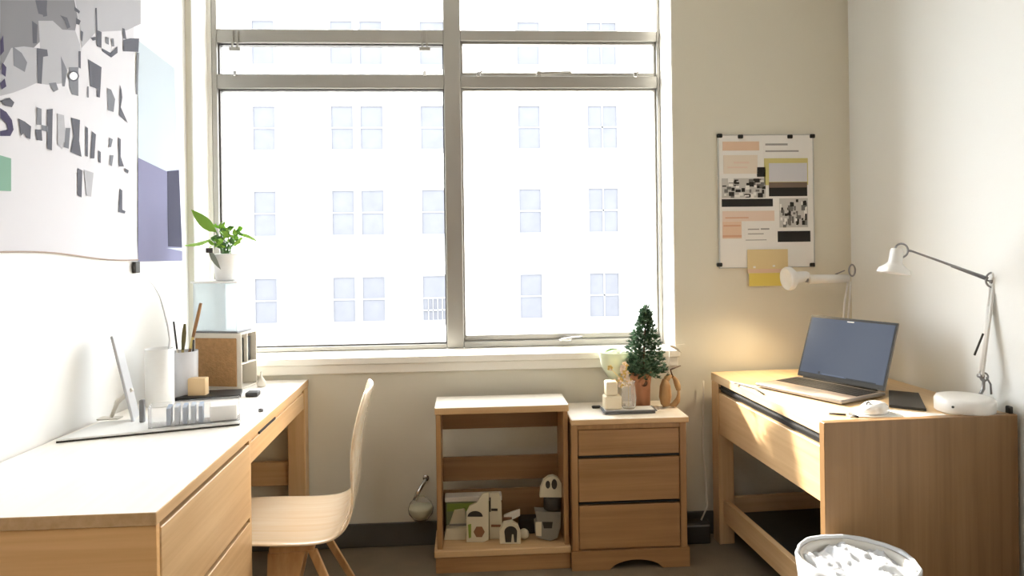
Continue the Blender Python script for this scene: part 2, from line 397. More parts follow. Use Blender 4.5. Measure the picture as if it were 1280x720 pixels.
# ================================================================== DRAWER CABINET
cx0, cx1, cy0, cy1 = .413, .889, 2.890, 3.180
cb = thing('drawer_cabinet', 'small oak three-drawer cabinet beside the open bookcase', 'cabinet', ((cx0+cx1)/2, cy1-.12, 0))
tb_ = MB().box(cx0-.001, cx1+.010, cy0-.010, cy1, .592, .617, bev=.003); bmesh.ops.recalc_face_normals(tb_.bm, faces=tb_.bm.faces[:])
for f in tb_.bm.faces: f.material_index = 1 if f.normal.z > .6 else 0
obj('top_board', tb_, ['oak_x', 'laminate_x'], cb)
b = MB(); b.box(cx0, cx0+.026, cy0, cy1, .078, .5915).box(cx1-.026, cx1, cy0, cy1, .078, .5915).box(cx0+.0265, cx1-.0265, cy0, cy1, .572, .5915).box(cx0+.0265, cx1-.0265, cy0+.22, cy1, .078, .5715)
b.box(cx0+.0265, cx1-.0265, cy0+.01, cy0+.22, .455, .461, m=1, bev=0).box(cx0+.0265, cx1-.0265, cy0+.01, cy0+.22, .264, .270, m=1, bev=0)
obj('carcass', b, ['brown_z', 'black'], cb)
for z0, z1 in ((.465, .569), (.276, .450), (.082, .259)):
    obj('drawer', MB().box(cx0+.029, cx1-.029, cy0+.002, cy0+.021, z0, z1, bev=.002).box(cx0+.04, cx1-.04, cy0+.0215, cy0+.20, z0+.005, z1-.02, bev=0), 'brown_x', cb)
# plinth with a shaped cut-out
x0, x1 = cx0-.004, cx1+.008; xm0, xm1 = x0+.185, x0+.345
poly = [(x0, 0), (xm0-.03, 0)]+[(xm0-.03+(xm1-xm0+.06)*t/12, .038*math.sin(PI*t/12)**.6) for t in range(1, 12)]+[(xm1+.03, 0), (x1, 0), (x1, .077), (x0, .077)]
b = MB(); b.prism(poly, (0, cy0-.006, 0), (1, 0, 0), (0, 0, 1), (0, 1, 0), .022); b.box(x0, x0+.02, cy0+.017, cy1, 0, .077).box(x1-.02, x1, cy0+.017, cy1, 0, .077)
obj('plinth', b, 'brown_x', cb)

# ================================================================== CHAIR
ch = thing('desk_chair', 'bent plywood chair with curved shell tucked under the left desk', 'chair', (-.65, 2.595, 0))
K = 1.125
prof = [(-.815, .452), (-.80, .462), (-.74, .466), (-.66, .462), (-.58, .456), (-.50, .452), (-.44, .454), (-.40, .468), (-.372, .500), (-.360, .545), (-.354, .60), (-.350, .66), (-.342, .73), (-.330, .80), (-.312, .865), (-.303, .893)]
wid = [.165, .185, .200, .208, .212, .214, .213, .208, .198, .186, .178, .176, .178, .174, .150, .108]
prof = [(x*K, H-(H-z)*K) for x, z in prof]; wid = [w_*K*.96 for w_ in wid]
YC = 2.612; SH = prof[5][1]; bm = bmesh.new(); NY = 14; rows = []
for i, ((x, z), w) in enumerate(zip(prof, wid)):
    row = []
    for k in range(NY+1):
        t = -1+2*k/NY
        back = max(0, min(1, (z-.47)/.15)); cup = .016*t*t
        row.append(bm.verts.new((x-cup*1.3*back, YC+w*t, z+cup*(1-back))))
    rows.append(row)
for i in range(len(rows)-1):
    for k in range(NY): bm.faces.new((rows[i][k], rows[i+1][k], rows[i+1][k+1], rows[i][k+1])).smooth = True
mb = MB(); mb.bm.free(); mb.bm = bm
sh = obj('seat_shell', mb, 'ply', ch)
md = sh.modifiers.new('thick', 'SOLIDIFY'); md.thickness = .012; md.offset = -1
md = sh.modifiers.new('smooth', 'SUBSURF'); md.levels = 1; md.render_levels = 2
# the shell's underside joins a plywood frame: two wide front boards, two slim rear legs
CHA = True
zt = SH-.018
obj('under_seat_block', MB().box(-.695, -.545, YC-.12, YC+.12, zt-.026, zt-.0065, bev=.003), 'ply_z', ch)
obj('mounting_plate', MB().box(-.68, -.56, YC-.11, YC+.11, zt-.006, zt-.0005, bev=.001), 'black', ch)
def board_leg(xt0, xt1, xb0, xb1, y, yb, t, z1):
    return MB().hexa([(xb0, yb-t/2, 0), (xb1, yb-t/2, 0), (xb1, yb+t/2, 0), (xb0, yb+t/2, 0), (xt0, y-t/2, z1), (xt1, y-t/2, z1), (xt1, y+t/2, z1), (xt0, y+t/2, z1)], bev=.002)
for s_ in (-1, 1):
    obj('leg', board_leg(-.700, -.575, -.700, -.645, YC+s_*.105, YC+s_*.18, .020, zt-.0265), 'ply_z', ch)
    obj('leg', board_leg(-.568, -.538, -.425, -.400, YC+s_*.105, YC+s_*.18, .020, zt-.0265), 'ply_z', ch)

# the chair stands slightly turned towards the middle of the room
ch.rotation_euler.z = math.radians(4.5); ch.location = Matrix.Translation((-.40, 2.612, 0)) @ Matrix.Rotation(math.radians(4.5), 4, 'Z') @ Matrix.Translation((.40, -2.612, 0)) @ ch.location

# ================================================================== LAMPS
mat('lamp_white', col(232, 231, 228), .3, coat=.2); mat('lamp_grey', col(150, 150, 152), .35, metal=.7)
mat('bulb_glow', col(255, 240, 215), .5, emit=col(255, 214, 150), estr=6)
def orient(d):      # matrix taking +z to d
    return Vector((0, 0, 1)).rotation_difference(Vector(d).normalized()).to_matrix()
# front lamp, on the near right corner of the right desk
B = Vector((1.688, 2.338, .7455))
lf = thing('desk_lamp', 'white architect lamp with round base standing beside the mouse', 'lamp', B)
obj('base', MB().lathe([(0, 0), (.086, 0), (.091, .004), (.092, .040), (.086, .050), (.07, .053), (0, .054)], B, 40), 'lamp_white', lf)
obj('switch', MB().lathe([(0, 0), (.004, 0), (.004, .003), (0, .003)], B+Vector((-.0765, -.0505, .028)), 12, M=orient((-.83, -.55, 0))), 'black', lf)
LYp = 2.36
J0 = on(1, 1232, 490, LYp); J1 = on(1, 1226, 470, LYp); J2 = on(1, 1241, 350, LYp+.02); J3 = on(1, 1137, 313, LYp+.05); 
J0.x -= .02; J0.z = B.z+.05
b = MB(); b.tube([J0, J0+Vector((.012, 0, .02)), J1+Vector((.01, 0, -.012)), J1], [.006, .006, .005, .005], 8); b.torus(J1+Vector((.012, 0, -.004)), .014, .003, m=0); b.lathe([(0, -.01), (.008, -.01), (.008, .01), (0, .01)], J1, 14, M=orient((0, 1, 0)))
b.tube([J1+Vector((.02, .0, -.005)), J1+Vector((.035, 0, -.03)), J0+Vector((.04, 0, .0))], .0035, 8)
obj('pivot', b, 'lamp_grey', lf)
b = MB()
for o_ in (-.007, .007): b.tube([J1+Vector((0, o_, 0)), J2+Vector((0, o_, 0))], .0055, 8)
b.tube([J1+(J2-J1)*.05, J1+(J2-J1)*.72], [.010, .0085], 10)
obj('lower_arm', b, 'lamp_white', lf)
s0, s1 = on(1, 1218, 444, LYp-.02), on(1, 1229, 417, LYp-.02); obj('spring', MB().tube([s0, s1], .0035, 8), 'dark', lf)
b = MB(); b.torus(J2, .026, .0035, m=0); b.lathe([(0, -.008), (.009, -.008), (.009, .008), (0, .008)], J2+Vector((0, 0, -.006)), 14, M=orient((0, 1, 0))); b.tube([J2+Vector((.02, 0, .01)), J2+Vector((.045, 0, .004))], .002, 6)
obj('elbow_joint', b, 'lamp_grey', lf); b = MB(); b.torus(J3+Vector((-.03, 0, 0)), .024, .0035); b.tube([J3+Vector((-.008, 0, 0)), J3+Vector((.008, 0, -.003))], .004, 8)
obj('shade_joint', b, 'lamp_grey', lf)
b = MB(); b.tube([J2+(J3-J2)*.06, J2+(J3-J2)*.995], [.0052, .0035], 8); b.tube([J2+(J3-J2)*.05+Vector((0, 0, -.008)), J2+(J3-J2)*.5+Vector((0, 0, -.004))], .003, 8)
obj('upper_arm', b, 'lamp_grey', lf)
hc = on(1, 1117, 342, LYp+.05); ax = Vector((.16, 0, 1)).normalized()
b = MB(); b.lathe([(.0, .088), (.017, .088), (.021, .082), (.022, .040), (.030, .030), (.050, .016), (.054, .004), (.054, 0), (.050, 0), (.049, .004), (.028, .024), (0, .028)], hc, 32, M=orient(ax)); 
b.tube([hc+ax*.06, J3+Vector((-.03, 0, 0))], .010, 10)
obj('lamp_shade', b, 'lamp_white', lf)
# back lamp, behind the laptop: round white head, switched on towards the wall and desk
LB = Vector((1.665, 3.06, .7455))
lb = thing('desk_lamp', 'white lamp with horizontal tube head standing behind the laptop', 'lamp', LB)
obj('base', MB().lathe([(0, 0), (.062, 0), (.066, .004), (.066, .014), (.060, .019), (0, .020)], LB, 32), 'lamp_white', lb)
T = on(1, 1060, 352, 3.06); K = on(1, 1064, 338, 3.06)
b = MB(); b.tube([LB+Vector((0, 0, .018)), on(1, 1054, 400, 3.06), on(1, 1056, 375, 3.06), T], .0045, 8); b.tube([LB+Vector((.014, 0, .018)), on(1, 1060, 400, 3.06), on(1, 1062, 375, 3.06), T+Vector((.012, 0, 0))], .0045, 8)
obj('pole', b, 'lamp_white', lb)
b = MB(); b.torus(K+Vector((.004, 0, 0)), .025, .004, sc=(.55, 1)); b.tube([K+Vector((-.03, 0, .0)), K+Vector((-.075, -.005, -.016))], .003, 8); obj('arm_joint', b, 'lamp_grey', lb)
h0 = on(1, 1060, 348, 3.05); h1 = on(1, 1008, 349, 3.05); h2 = on(1, 984, 348, 3.05); HEAD = h2.copy()
b = MB(); b.tube([h0, h1+(h0-h1)*.05], [.018, .020], 18); b.tube([h1+Vector((-.004, 0, 0)), h1+Vector((.004, 0, 0))], .014, 14, m=1)
obj('arm', b, ['lamp_white', 'grey'], lb)
axb = Vector((-1, -.1, -.10)).normalized()
obj('lamp_shade', MB().lathe([(0, -.088), (.018, -.088), (.022, -.08), (.026, -.030), (.050, -.006), (.052, .012), (.048, .020), (.040, .016), (0, .012)], h2+Vector((.012, 0, 0)), 32, M=orient(axb)), 'lamp_white', lb)

# ================================================================== LAPTOP
mat('laptop_metal', col(150, 146, 142), .35, metal=.6); mat('laptop_deck', col(168, 152, 140), .45, metal=.2); mat('keys', col(32, 31, 32), .55)
def screenmat():
    m = mat('laptop_screen', col(52, 58, 70), .12, emit=col(108, 120, 144), estr=.40)
    return m
screenmat()
lc = Vector((1.352, 2.692, .7455)); la = math.atan2(-.895, .445)
lt = thing('laptop', 'open grey laptop with blue screen on the right desk', 'laptop', lc, la)
w, d = .385, .262
obj('base', MB().box(-w/2, w/2, -d/2, d/2, .004, .017, bev=.004).box(-w/2+.02, w/2-.02, -d/2+.02, d/2-.02, 0, .0035, m=1, bev=0), ['laptop_metal', 'dark'], lt, local=True)
obj('deck', MB().box(-w/2+.004, w/2-.004, -d/2+.004, d/2-.02, .0171, .0178, bev=0), 'laptop_deck', lt, local=True)
b = MB(); b.box(-w/2+.012, w/2-.012, -d/2+.105, d/2-.025, .0179, .0182, bev=0)
for r in range(6):
    for c_ in range(15):
        if r == 0 and 4 <= c_ <= 9: continue
        kx = -w/2+.016+c_*(w-.032)/15; ky = -d/2+.108+r*.0200
        b.box(kx+.001, kx+(w-.032)/15-.001, ky+.001, ky+.0185, .0182, .0196, bev=0)
b.box(-w/2+.016+4*(w-.032)/15+.001, -w/2+.016+10*(w-.032)/15-.001, -d/2+.109, -d/2+.1265, .0182, .0196, bev=0)
obj('keyboard', b, 'keys', lt, local=True)
obj('trackpad', MB().box(-.055, .055, -d/2+.012, -d/2+.090, .0179, .0183, bev=0), 'laptop_metal', lt, local=True)
tilt = math.radians(-21); Ms = Matrix.Translation((0, d/2-.006, .018)) @ Matrix.Rotation(tilt, 4, 'X')
lid = obj('screen_lid', MB().box(-w/2, w/2, -.004, .004, .002, .268, bev=.003, M=Ms), 'laptop_metal', lt, local=True)
obj('screen_bezel', MB().box(-w/2+.002, w/2-.002, -.0052, -.0041, .004, .266, bev=0, M=Ms), 'black', lid, local=True)
b = MB(); b.box(-w/2+.009, w/2-.009, -.0060, -.0053, .022, .257, bev=0, M=Ms)
b.box(-.018, .012, -.0063, -.0061, .250, .254, m=1, bev=0, M=Ms); b.box(-.098, -.088, -.0063, -.0061, .024, .034, m=2, bev=0, M=Ms); b.box(.03, .155, -.0063, -.0061, .022, .026, m=2, bev=0, M=Ms); b.box(-.08, .02, -.0063, -.0061, .0225, .0285, m=3, bev=0, M=Ms)
mat('screen_text', col(220, 220, 215), .5, emit=col(220, 220, 215), estr=.4); mat('screen_dark', col(30, 36, 48), .3); mat('screen_mid', col(70, 82, 106), .3, emit=col(80, 94, 120), estr=.3)
obj('display', b, ['laptop_screen', 'screen_text', 'screen_dark', 'screen_mid'], lid, local=True)
obj('hinge', MB().tube([(-w/2+.03, d/2-.006, .018), (w/2-.03, d/2-.006, .018)], .0055, 10), 'dark', lt, local=True)

# things round the mouse
P = lambda px, py, z=.7455: on(2, px, py, z)
def sheet(mb, pts, th, m=0, dz=0, bev=.0006):
    pts = [Vector(p) for p in pts]; up = Vector((0, 0, 1))
    return mb.hexa([p+up*dz for p in pts]+[p+up*(dz+th) for p in pts], m, bev)
nb = MB(); sheet(nb, [(1.47, 2.420, .7457), (1.560, 2.350, .7457), (1.690, 2.590, .7457), (1.610, 2.650, .7457)], .009)
tag(obj('notebook', nb, 'dark'), 'dark closed notebook lying between the laptop and the round lamp base', 'notebook')
mp = MB(); sheet(mp, [(1.262, 2.300, .7457), (1.575, 2.245, .7457), (1.585, 2.295, .7457), (1.36, 2.412, .7457)], .004)
tag(obj('mouse_pad', mp, 'white'), 'pale mouse pad under the white mouse', 'mouse pad')
mo = thing('computer_mouse', 'white rounded mouse on the pale mouse pad', 'mouse', (1.366, 2.337, .750), math.radians(20))
b = MB(); rr = 16
b.lathe([(0, 0), (.96, 0), (1, .25), (.92, .6), (.7, .86), (.4, .97), (0, 1)], (0, 0, 0), 28)
for v in b.bm.verts: v.co = Vector((v.co.x*.060, v.co.y*.038, v.co.z*.038*(1-.25*max(0, -v.co.x))))
bmesh.ops.translate(b.bm, vec=(0, 0, .0003), verts=b.bm.verts[:])
obj('shell', b, 'white_gloss', mo, local=True); obj('scroll_wheel', MB().torus((-.026, 0, .031), .007, .003, axis=(0, 1, 0), seg=14, sub=6), 'grey', mo, local=True)
b = MB(); b.tube([P(1040, 520)+Vector((0, .02, .004)), P(1062, 522)+Vector((0, .022, .004))], [.0035, .0035], 8)
tag(obj('pen', b, 'dark'), 'short dark pen near the front edge of the right desk', 'pen')
b = MB(); b.tube([P(1066, 521, .7517)+Vector((0, .02, .0055)), P(1076, 525, .7517)+Vector((0, .018, .0055))], .0045, 8, flat=.9)
tag(obj('usb_stick', b, 'dark'), 'small dark stick lying at the mouse pad corner', 'usb stick')
b = MB(); p = P(912, 480); q = P(955, 494); b.tube([p+Vector((.02, 0, .0035)), (p+q)/2+Vector((.035, 0, .0035)), q+Vector((-.0, 0, .0035))], .003, 8)
tag(obj('pencil', b, 'dark'), 'dark pencil lying left of the laptop', 'pencil')
b = MB(); b.box(1.789, 1.803, 2.262, 2.284, .7457, .775, bev=.003)
tag(obj('charger_plug', b, 'black'), 'black plug standing right of the round lamp base', 'plug')

# ================================================================== TRASH BIN
mat('bin_plastic', col(190, 188, 182), .4); mat('liner', col(190, 194, 199), .25, bump=.12, bscale=25, coat=.3, trans=.0); mat('rubbish', col(110, 80, 62), .7)
BC = Vector((1.118, 2.012, 0)); RR = .166
tb = thing('waste_bin', 'round waste bin with white plastic liner in front of right desk', 'bin', BC)
obj('bin_body', MB().lathe([(0, 0), (.125, 0), (.130, .006), (.150, .40), (.154, .405), (.147, .405), (.143, .39), (.126, .012), (0, .012)], BC, 40), 'bin_plastic', tb)
def wb(a, z): return .012*math.sin(7*a+z*30)+.008*math.sin(17*a+z*11)
b = MB(); b.lathe([(.142, .27), (.156, .30), (.161, .35), (.165, .40), (.165, .410), (.161, .415), (.155, .411), (.148, .36)], BC, 72, wob=wb)
bmesh.ops.recalc_face_normals(b.bm, faces=b.bm.faces[:]); obj('bin_liner', b, 'liner', tb)
b = MB(); NN = 46; g = {}
for i in range(NN+1):
    for j in range(NN+1):
        x = -1+2*i/NN; y = -1+2*j/NN
        if x*x+y*y > 1.0: continue
        n = noise.fractal(Vector((x*1.7, y*1.7, 3.1)), 1.1, 2.1, 3); n2 = abs(noise.noise(Vector((x*5, y*5, 8))))
        g[i, j] = b.bm.verts.new((BC.x+x*.152, BC.y+y*.152, .388+.030*n-.02*n2+.015*(1-x*x-y*y)))
for (i, j) in g:
    if (i+1, j) in g and (i, j+1) in g and (i+1, j+1) in g: b.bm.faces.new((g[i, j], g[i+1, j], g[i+1, j+1], g[i, j+1])).smooth = True
tag(obj('crumpled_plastic_bag', b, 'liner'), 'crumpled white plastic bag filling the waste bin', 'plastic bag')

# ================================================================== PIN BOARD
def bpt(px, py, y=3.199): return on(1, px, py, y)
def card(name, px0, py0, px1, py1, m, label, cat, y=3.1903, th=.0012, group=None, rot=0, marks=None, extra=()):
    p0, p1 = bpt(px0, py0, y), bpt(px1, py1, y); c = (p0+p1)/2; w = abs(p1.x-p0.x)/2; h = abs(p1.z-p0.z)/2
    b = MB(); b.box(-w, w, -th, 0, -h, h, bev=0)
    for (u0, v0, u1, v1, mi) in (marks or []):     # printed pattern: fractions of the card
        b.box(-w+2*w*u0, -w+2*w*u1, -th-.0004, -th, h-2*h*v1, h-2*h*v0, m=mi, bev=0)
    bmesh.ops.transform(b.bm, matrix=Matrix.Translation(c) @ Matrix.Rotation(rot, 4, 'Y'), verts=b.bm.verts[:])
    o = obj(name, b, [m]+list(extra)); tag(o, label, cat, group); return o
bd = thing('pin_board', 'white board with black corner clips on the back wall right of window', 'board', (1.37, 3.198, 1.21))
A_, B_ = bpt(898, 169, 3.19), bpt(1018, 333, 3.19)
obj('board_panel', MB().box(A_.x, B_.x, 3.1905, 3.199, B_.z, A_.z, bev=.001), 'paper', bd)
mat('frame_grey', col(190, 190, 186), .4, metal=.3)
fr = ring(A_.x-.003, B_.x+.003, B_.z-.003, A_.z+.003, .0045, 3.1880, 3.1994); obj('board_frame', fr, 'frame_grey', bd)
for px, py in ((900, 169.5), (1016, 170), (900, 331), (1016, 331), (926, 170.5), (988, 170.5)):
    c_ = bpt(px, py, 3.185); obj('corner_clip', MB().box(c_.x-.012, c_.x+.012, 3.1835, 3.1990, c_.z-.009, c_.z+.009, bev=.003), 'black', bd)
mat('peach', col(226, 196, 170), .8); mat('olive_yellow', col(206, 196, 130), .8); mat('lilac', col(206, 206, 212), .8); mat('ink', col(34, 33, 33), .7)
mat('brownish', col(120, 104, 92), .8); mat('light_ink', col(160, 158, 156), .8); mat('pinkish', col(228, 206, 190), .8); mat('orange_line', col(214, 168, 140), .8)
mat('sticky_tan', col(224, 204, 156), .8); mat('sticky_yellow', col(226, 206, 108), .8); mat('photo_grey', col(110, 108, 106), .6); mat('photo_light', col(196, 194, 190), .6)
lines = lambda n, m=1: [(.1, .18+.62*i/n, .1+.8*random.uniform(.55, 1), .18+.62*i/n+.07, m) for i in range(n)]
card('paper_strip', 903, 177, 949, 188, 'peach', 'plain peach strip at the top left of the white board', 'paper')
card('note_card', 954, 177, 1003, 193, 'paper', 'white card with two grey text lines at the board top right', 'note', marks=[(.05, .15, .62, .30, 1), (.05, .68, .9, .80, 1)], extra=['light_ink'])
card('note_card', 904, 194, 947, 217, 'paper_warm', 'cream card with faint writing under the peach strip', 'note', marks=[(.3, .35, .75, .45, 1), (.12, .62, .7, .7, 1)], extra=['pinkish'])
card('folder_note', 955, 198, 1010, 231, 'olive_yellow', 'olive topped card in the upper right part of the board', 'note')
card('note_card', 961, 204, 1009, 227, 'lilac', 'pale lilac slip overlapping the olive topped card', 'note', y=3.1890)
card('photograph', 961, 228, 1009, 245, 'ink', 'dark photo strip with brown top below the lilac slip', 'photograph', marks=[(0, 0, 1, .38, 1)], extra=['brownish'])
def photo(px0, py0, px1, py1, label, seed, n=48):
    r = random.Random(seed); mk = []
    for i in range(n):
        u, v = r.uniform(0, .92), r.uniform(0, .88); mk.append((u, v, min(1, u+r.uniform(.04, .13)), min(1, v+r.uniform(.06, .24)), r.choice([1, 1, 2, 3])))
    # no two printed patches may lie in one plane: step them by a hair
    p0, p1 = bpt(px0, py0, 3.1903), bpt(px1, py1, 3.1903); c = (p0+p1)/2; w = (p1.x-p0.x)/2; h = (p0.z-p1.z)/2
    b = MB(); b.box(-w, w, -.0012, 0, -h, h, bev=0)
    for i, (u0, v0, u1, v1, mi) in enumerate(mk): b.box(-w+2*w*u0, -w+2*w*u1, -.0013-.00002*i, -.0011, h-2*h*v1, h-2*h*v0, m=mi, bev=0)
    bmesh.ops.translate(b.bm, vec=c, verts=b.bm.verts[:])
    tag(obj('photograph', b, ['photo_light', 'ink', 'photo_grey', 'paper']), label, 'photograph')
photo(902, 223, 957, 247, 'wide black and white photograph at the board left', 3)
photo(974, 248, 1010, 284, 'upright black and white photograph at the board right', 5, 52)
card('paper_square', 946, 209, 957, 221, 'ink', 'small black square above the wide photograph', 'paper')
card('caption_strip', 902, 249, 966, 258, 'ink', 'long black strip right below the wide photograph', 'paper')
card('caption_strip', 972, 289, 1013, 302, 'ink', 'short black strip below the upright photograph', 'paper')
card('note_card', 903, 264, 968, 276, 'pinkish', 'wide pale pink slip in the lower left half of the board', 'note', marks=[(.05, .6, .5, .72, 1)], extra=['orange_line'])
card('note_card', 903, 277, 927, 298, 'peach', 'small peach card with orange lines at the board lower left', 'note', marks=[(.05, .2, .95, .3, 1), (.0, .8, 1, .92, 1)], extra=['orange_line'])
card('note_card', 931, 279, 967, 302, 'paper', 'white card with handwritten grey lines left of the short black strip', 'note', marks=[(.1, .3, .5, .36, 1), (.55, .28, .85, .36, 1), (.1, .55, .65, .6, 1), (.02, .88, .75, .92, 1)], extra=['light_ink'])
card('sticky_note', 936, 326, 983, 357, 'sticky_yellow', 'bright yellow note hanging below the board edge', 'note', y=3.1878)
b = card('sticky_note', 934, 312, 985, 341, 'sticky_tan', 'tan folded note overlapping the board bottom edge', 'note', y=3.1865, marks=[(.0, .82, 1, .98, 1), (.14, .7, .2, .78, 2), (.62, .66, .68, .74, 2)], extra=['peach', 'paper'])

# ================================================================== POSTERS ON THE LEFT WALL
mat('poster_paper', col(204, 203, 208), .55, vary=.03, vscale=2); mat('poster_grey', col(128, 128, 133), .55, vary=.06, vscale=3)
mat('poster_light', col(168, 168, 173), .55, vary=.04, vscale=3); mat('mark_dark', col(98, 99, 107), .6); mat('mark_mid', col(122, 124, 131), .6); mat('mark_purple', col(78, 74, 98), .6)
mat('mint', col(126, 160, 144), .7); mat('sheet_blue', col(184, 194, 202), .5); mat('sheet_lavender', col(126, 126, 152), .5); mat('sheet_dark', col(72, 72, 88), .5); mat('mark_white', col(240, 240, 242), .6); mat('tape', col(150, 130, 116), .6)
for n_ in ('poster_paper', 'poster_grey', 'poster_light', 'mark_dark', 'mark_mid', 'mark_purple', 'mark_white', 'mint', 'sheet_blue', 'sheet_lavender', 'sheet_dark'):
    p_ = MATS[n_].node_tree.nodes['Principled BSDF']; p_.inputs['Roughness'].default_value = .9; p_.inputs['Specular IOR Level'].default_value = .12
def lpoly(mb, pts, off, m=0, th=.0003):
    a = [mb.bm.verts.new(on_left(px, py, off)) for px, py in pts]; c = [mb.bm.verts.new(on_left(px, py, off-th)) for px, py in pts]
    fs = [mb.bm.faces.new(a), mb.bm.faces.new(c[::-1])]+[mb.bm.faces.new((a[i], c[i], c[(i+1) % len(a)], a[(i+1) % len(a)])) for i in range(len(a))]
    for f in fs: f.material_index = m
def wallpt(y, z, off): return Vector((lwx(y)+off, y, z))
# the poster runs out of the picture to the left and the top
b = MB(); rows = []; y0, y1 = 1.35, on_left(172, 330, .004).y; NZ = 14; NYY = 40
for j in range(NZ+1):
    row = []
    for i in range(NYY+1):
        y = y0+(y1-y0)*i/NYY; zt = 2.55; zb = 1.345-.045*(y-1.9)/.75+.006*math.sin(y*9)
        z = zb+(zt-zb)*j/NZ; off = .0024+.0005*math.sin(y*7+z*2)*(1-j/NZ)+(.003 if j == 0 else 0)
        row.append(b.bm.verts.new(wallpt(y, z, off)))
    rows.append(row)
for j in range(NZ):
    for i in range(NYY): b.bm.faces.new((rows[j][i], rows[j][i+1], rows[j+1][i+1], rows[j+1][i])).smooth = True
O1, O2 = .0033, .0037
lpoly(b, [(0, 0), (93, 0), (97, 22), (94, 38), (78, 37), (66, 26), (48, 26), (50, 52), (42, 60), (30, 58), (14, 60), (0, 88)], O1, 1)
lpoly(b, [(48, 26), (66, 26), (78, 37), (94, 38), (100, 55), (101, 82), (96, 90), (84, 86), (80, 104), (60, 106), (45, 104), (50, 60)], O1, 2)
lpoly(b, [(0, 88), (14, 60), (30, 58), (46, 60), (45, 104), (32, 110), (16, 116), (0, 120)], O1, 2)
lpoly(b, [(94, 0), (176, 0), (176, 30), (158, 38), (120, 40), (102, 60), (99, 26)], O1, 2)
marks = [  # letter-like shapes: (points, tone)
 ([(44, 0), (59, 0), (58, 20), (48, 17)], 3), ([(52, 8), (58, 7), (59, 20), (54, 21)], 3),
 ([(40, 26), (47, 31), (46, 54), (41, 54)], 3), ([(46, 60), (59, 62), (60, 70), (54, 71), (52, 105), (47, 104)], 3),
 ([(16, 58), (27, 66), (34, 78), (31, 90), (17, 82)], 4), ([(61, 104), (70, 103), (73, 112), (67, 115)], 4),
 ([(76, 70), (84, 88), (81, 108), (78, 108)], 4), ([(86, 84), (98, 84), (98, 120), (90, 118), (87, 110)], 4),
 ([(110, 74), (127, 84), (124, 112), (113, 108)], 3), ([(122, 84), (127, 84), (125, 122), (121, 121)], 3), ([(109, 108), (111, 108), (111, 122), (109, 122)], 4),
 ([(134, 110), (139, 112), (144, 124), (142, 140), (135, 138)], 4), ([(150, 106), (152, 112), (153, 122), (151, 134), (160, 154), (149, 144)], 3),
 ([(98, 64), (101, 64), (101, 86), (98, 84)], 3), ([(93, 8), (100, 14), (99, 17), (93, 13)], 3), ([(95, 22), (101, 26), (99, 31), (95, 30)], 3), ([(101, 38), (104, 40), (103, 52), (101, 50)], 3),
 ([(119, 10), (121, 10), (122, 38), (120, 38)], 3), ([(120, 37), (127, 40), (127, 60), (121, 58)], 3), ([(113, 47), (120, 46), (120, 50), (116, 51)], 3),
 ([(127, 60), (138, 66), (147, 58), (147, 66), (139, 72), (128, 64)], 3), ([(132, 46), (136, 47), (136, 56), (132, 54)], 4), ([(139, 48), (142, 48), (143, 58), (140, 58)], 4),
 ([(153, 35), (156, 36), (158, 49), (154, 48)], 3), ([(154, 50), (163, 48), (174, 48), (173, 65), (154, 64)], 3),
 ([(171, 66), (174, 66), (172, 118), (170, 118)], 4), ([(75, 19), (84, 22), (88, 34), (84, 36), (81, 26)], 3),
 # second row, "S" then bars
 ([(0, 135), (8, 140), (15, 150), (17, 162), (13, 170), (0, 170), (0, 164), (10, 162), (8, 154), (0, 147)], 5),
 ([(0, 126), (12, 122), (18, 128), (15, 134), (6, 132)], 3), ([(23, 148), (31, 152), (39, 158), (38, 174), (33, 172), (30, 166), (26, 170)], 3),
 ([(46, 134), (52, 136), (52, 156), (46, 156)], 4), ([(44, 162), (52, 162), (53, 176), (46, 175)], 3), ([(59, 137), (66, 136), (65, 188), (59, 186)], 3), ([(52, 156), (60, 158), (60, 165), (52, 163)], 4),
 ([(72, 142), (80, 144), (82, 170), (78, 186), (72, 180)], 2), ([(82, 160), (88, 160), (86, 186), (80, 184)], 4), ([(89, 147), (100, 150), (99, 176), (102, 196), (88, 190), (92, 170)], 3),
 ([(107, 158), (110, 160), (110, 196), (107, 195)], 3), ([(115, 164), (120, 168), (118, 198), (113, 198)], 3), ([(123, 188), (126, 190), (126, 204), (123, 202)], 3), ([(137, 172), (141, 174), (139, 184), (136, 184)], 4), ([(138, 194), (142, 194), (140, 208), (137, 206)], 4),
 ([(148, 172), (151, 174), (151, 196), (155, 208), (149, 208)], 3), ([(156, 210), (161, 213), (160, 217), (156, 214)], 3),
 ([(97, 210), (103, 213), (102, 247), (97, 244)], 3), ([(105, 212), (117, 216), (114, 246), (108, 244)], 2), ([(150, 236), (153, 238), (153, 262), (157, 264), (156, 267), (148, 265)], 3),
 ([(0, 52), (4, 44), (5, 64), (0, 70)], 5), ([(3, 78), (8, 84), (7, 96), (2, 92)], 5), ([(0, 104), (6, 98), (8, 108), (2, 112)], 5)]
for k, (pts, tone) in enumerate(marks): lpoly(b, pts, O2+.00002*k, tone)
# ring mark with a white middle
cxm, cym = 92, 95
lpoly(b, [(cxm+7*math.cos(a*PI/6), cym+7*math.sin(a*PI/6)) for a in range(12)], O2+.0012, 3)
lpoly(b, [(cxm+5*math.cos(a*PI/6), cym+5*math.sin(a*PI/6)) for a in range(12)], O2+.0015, 6)
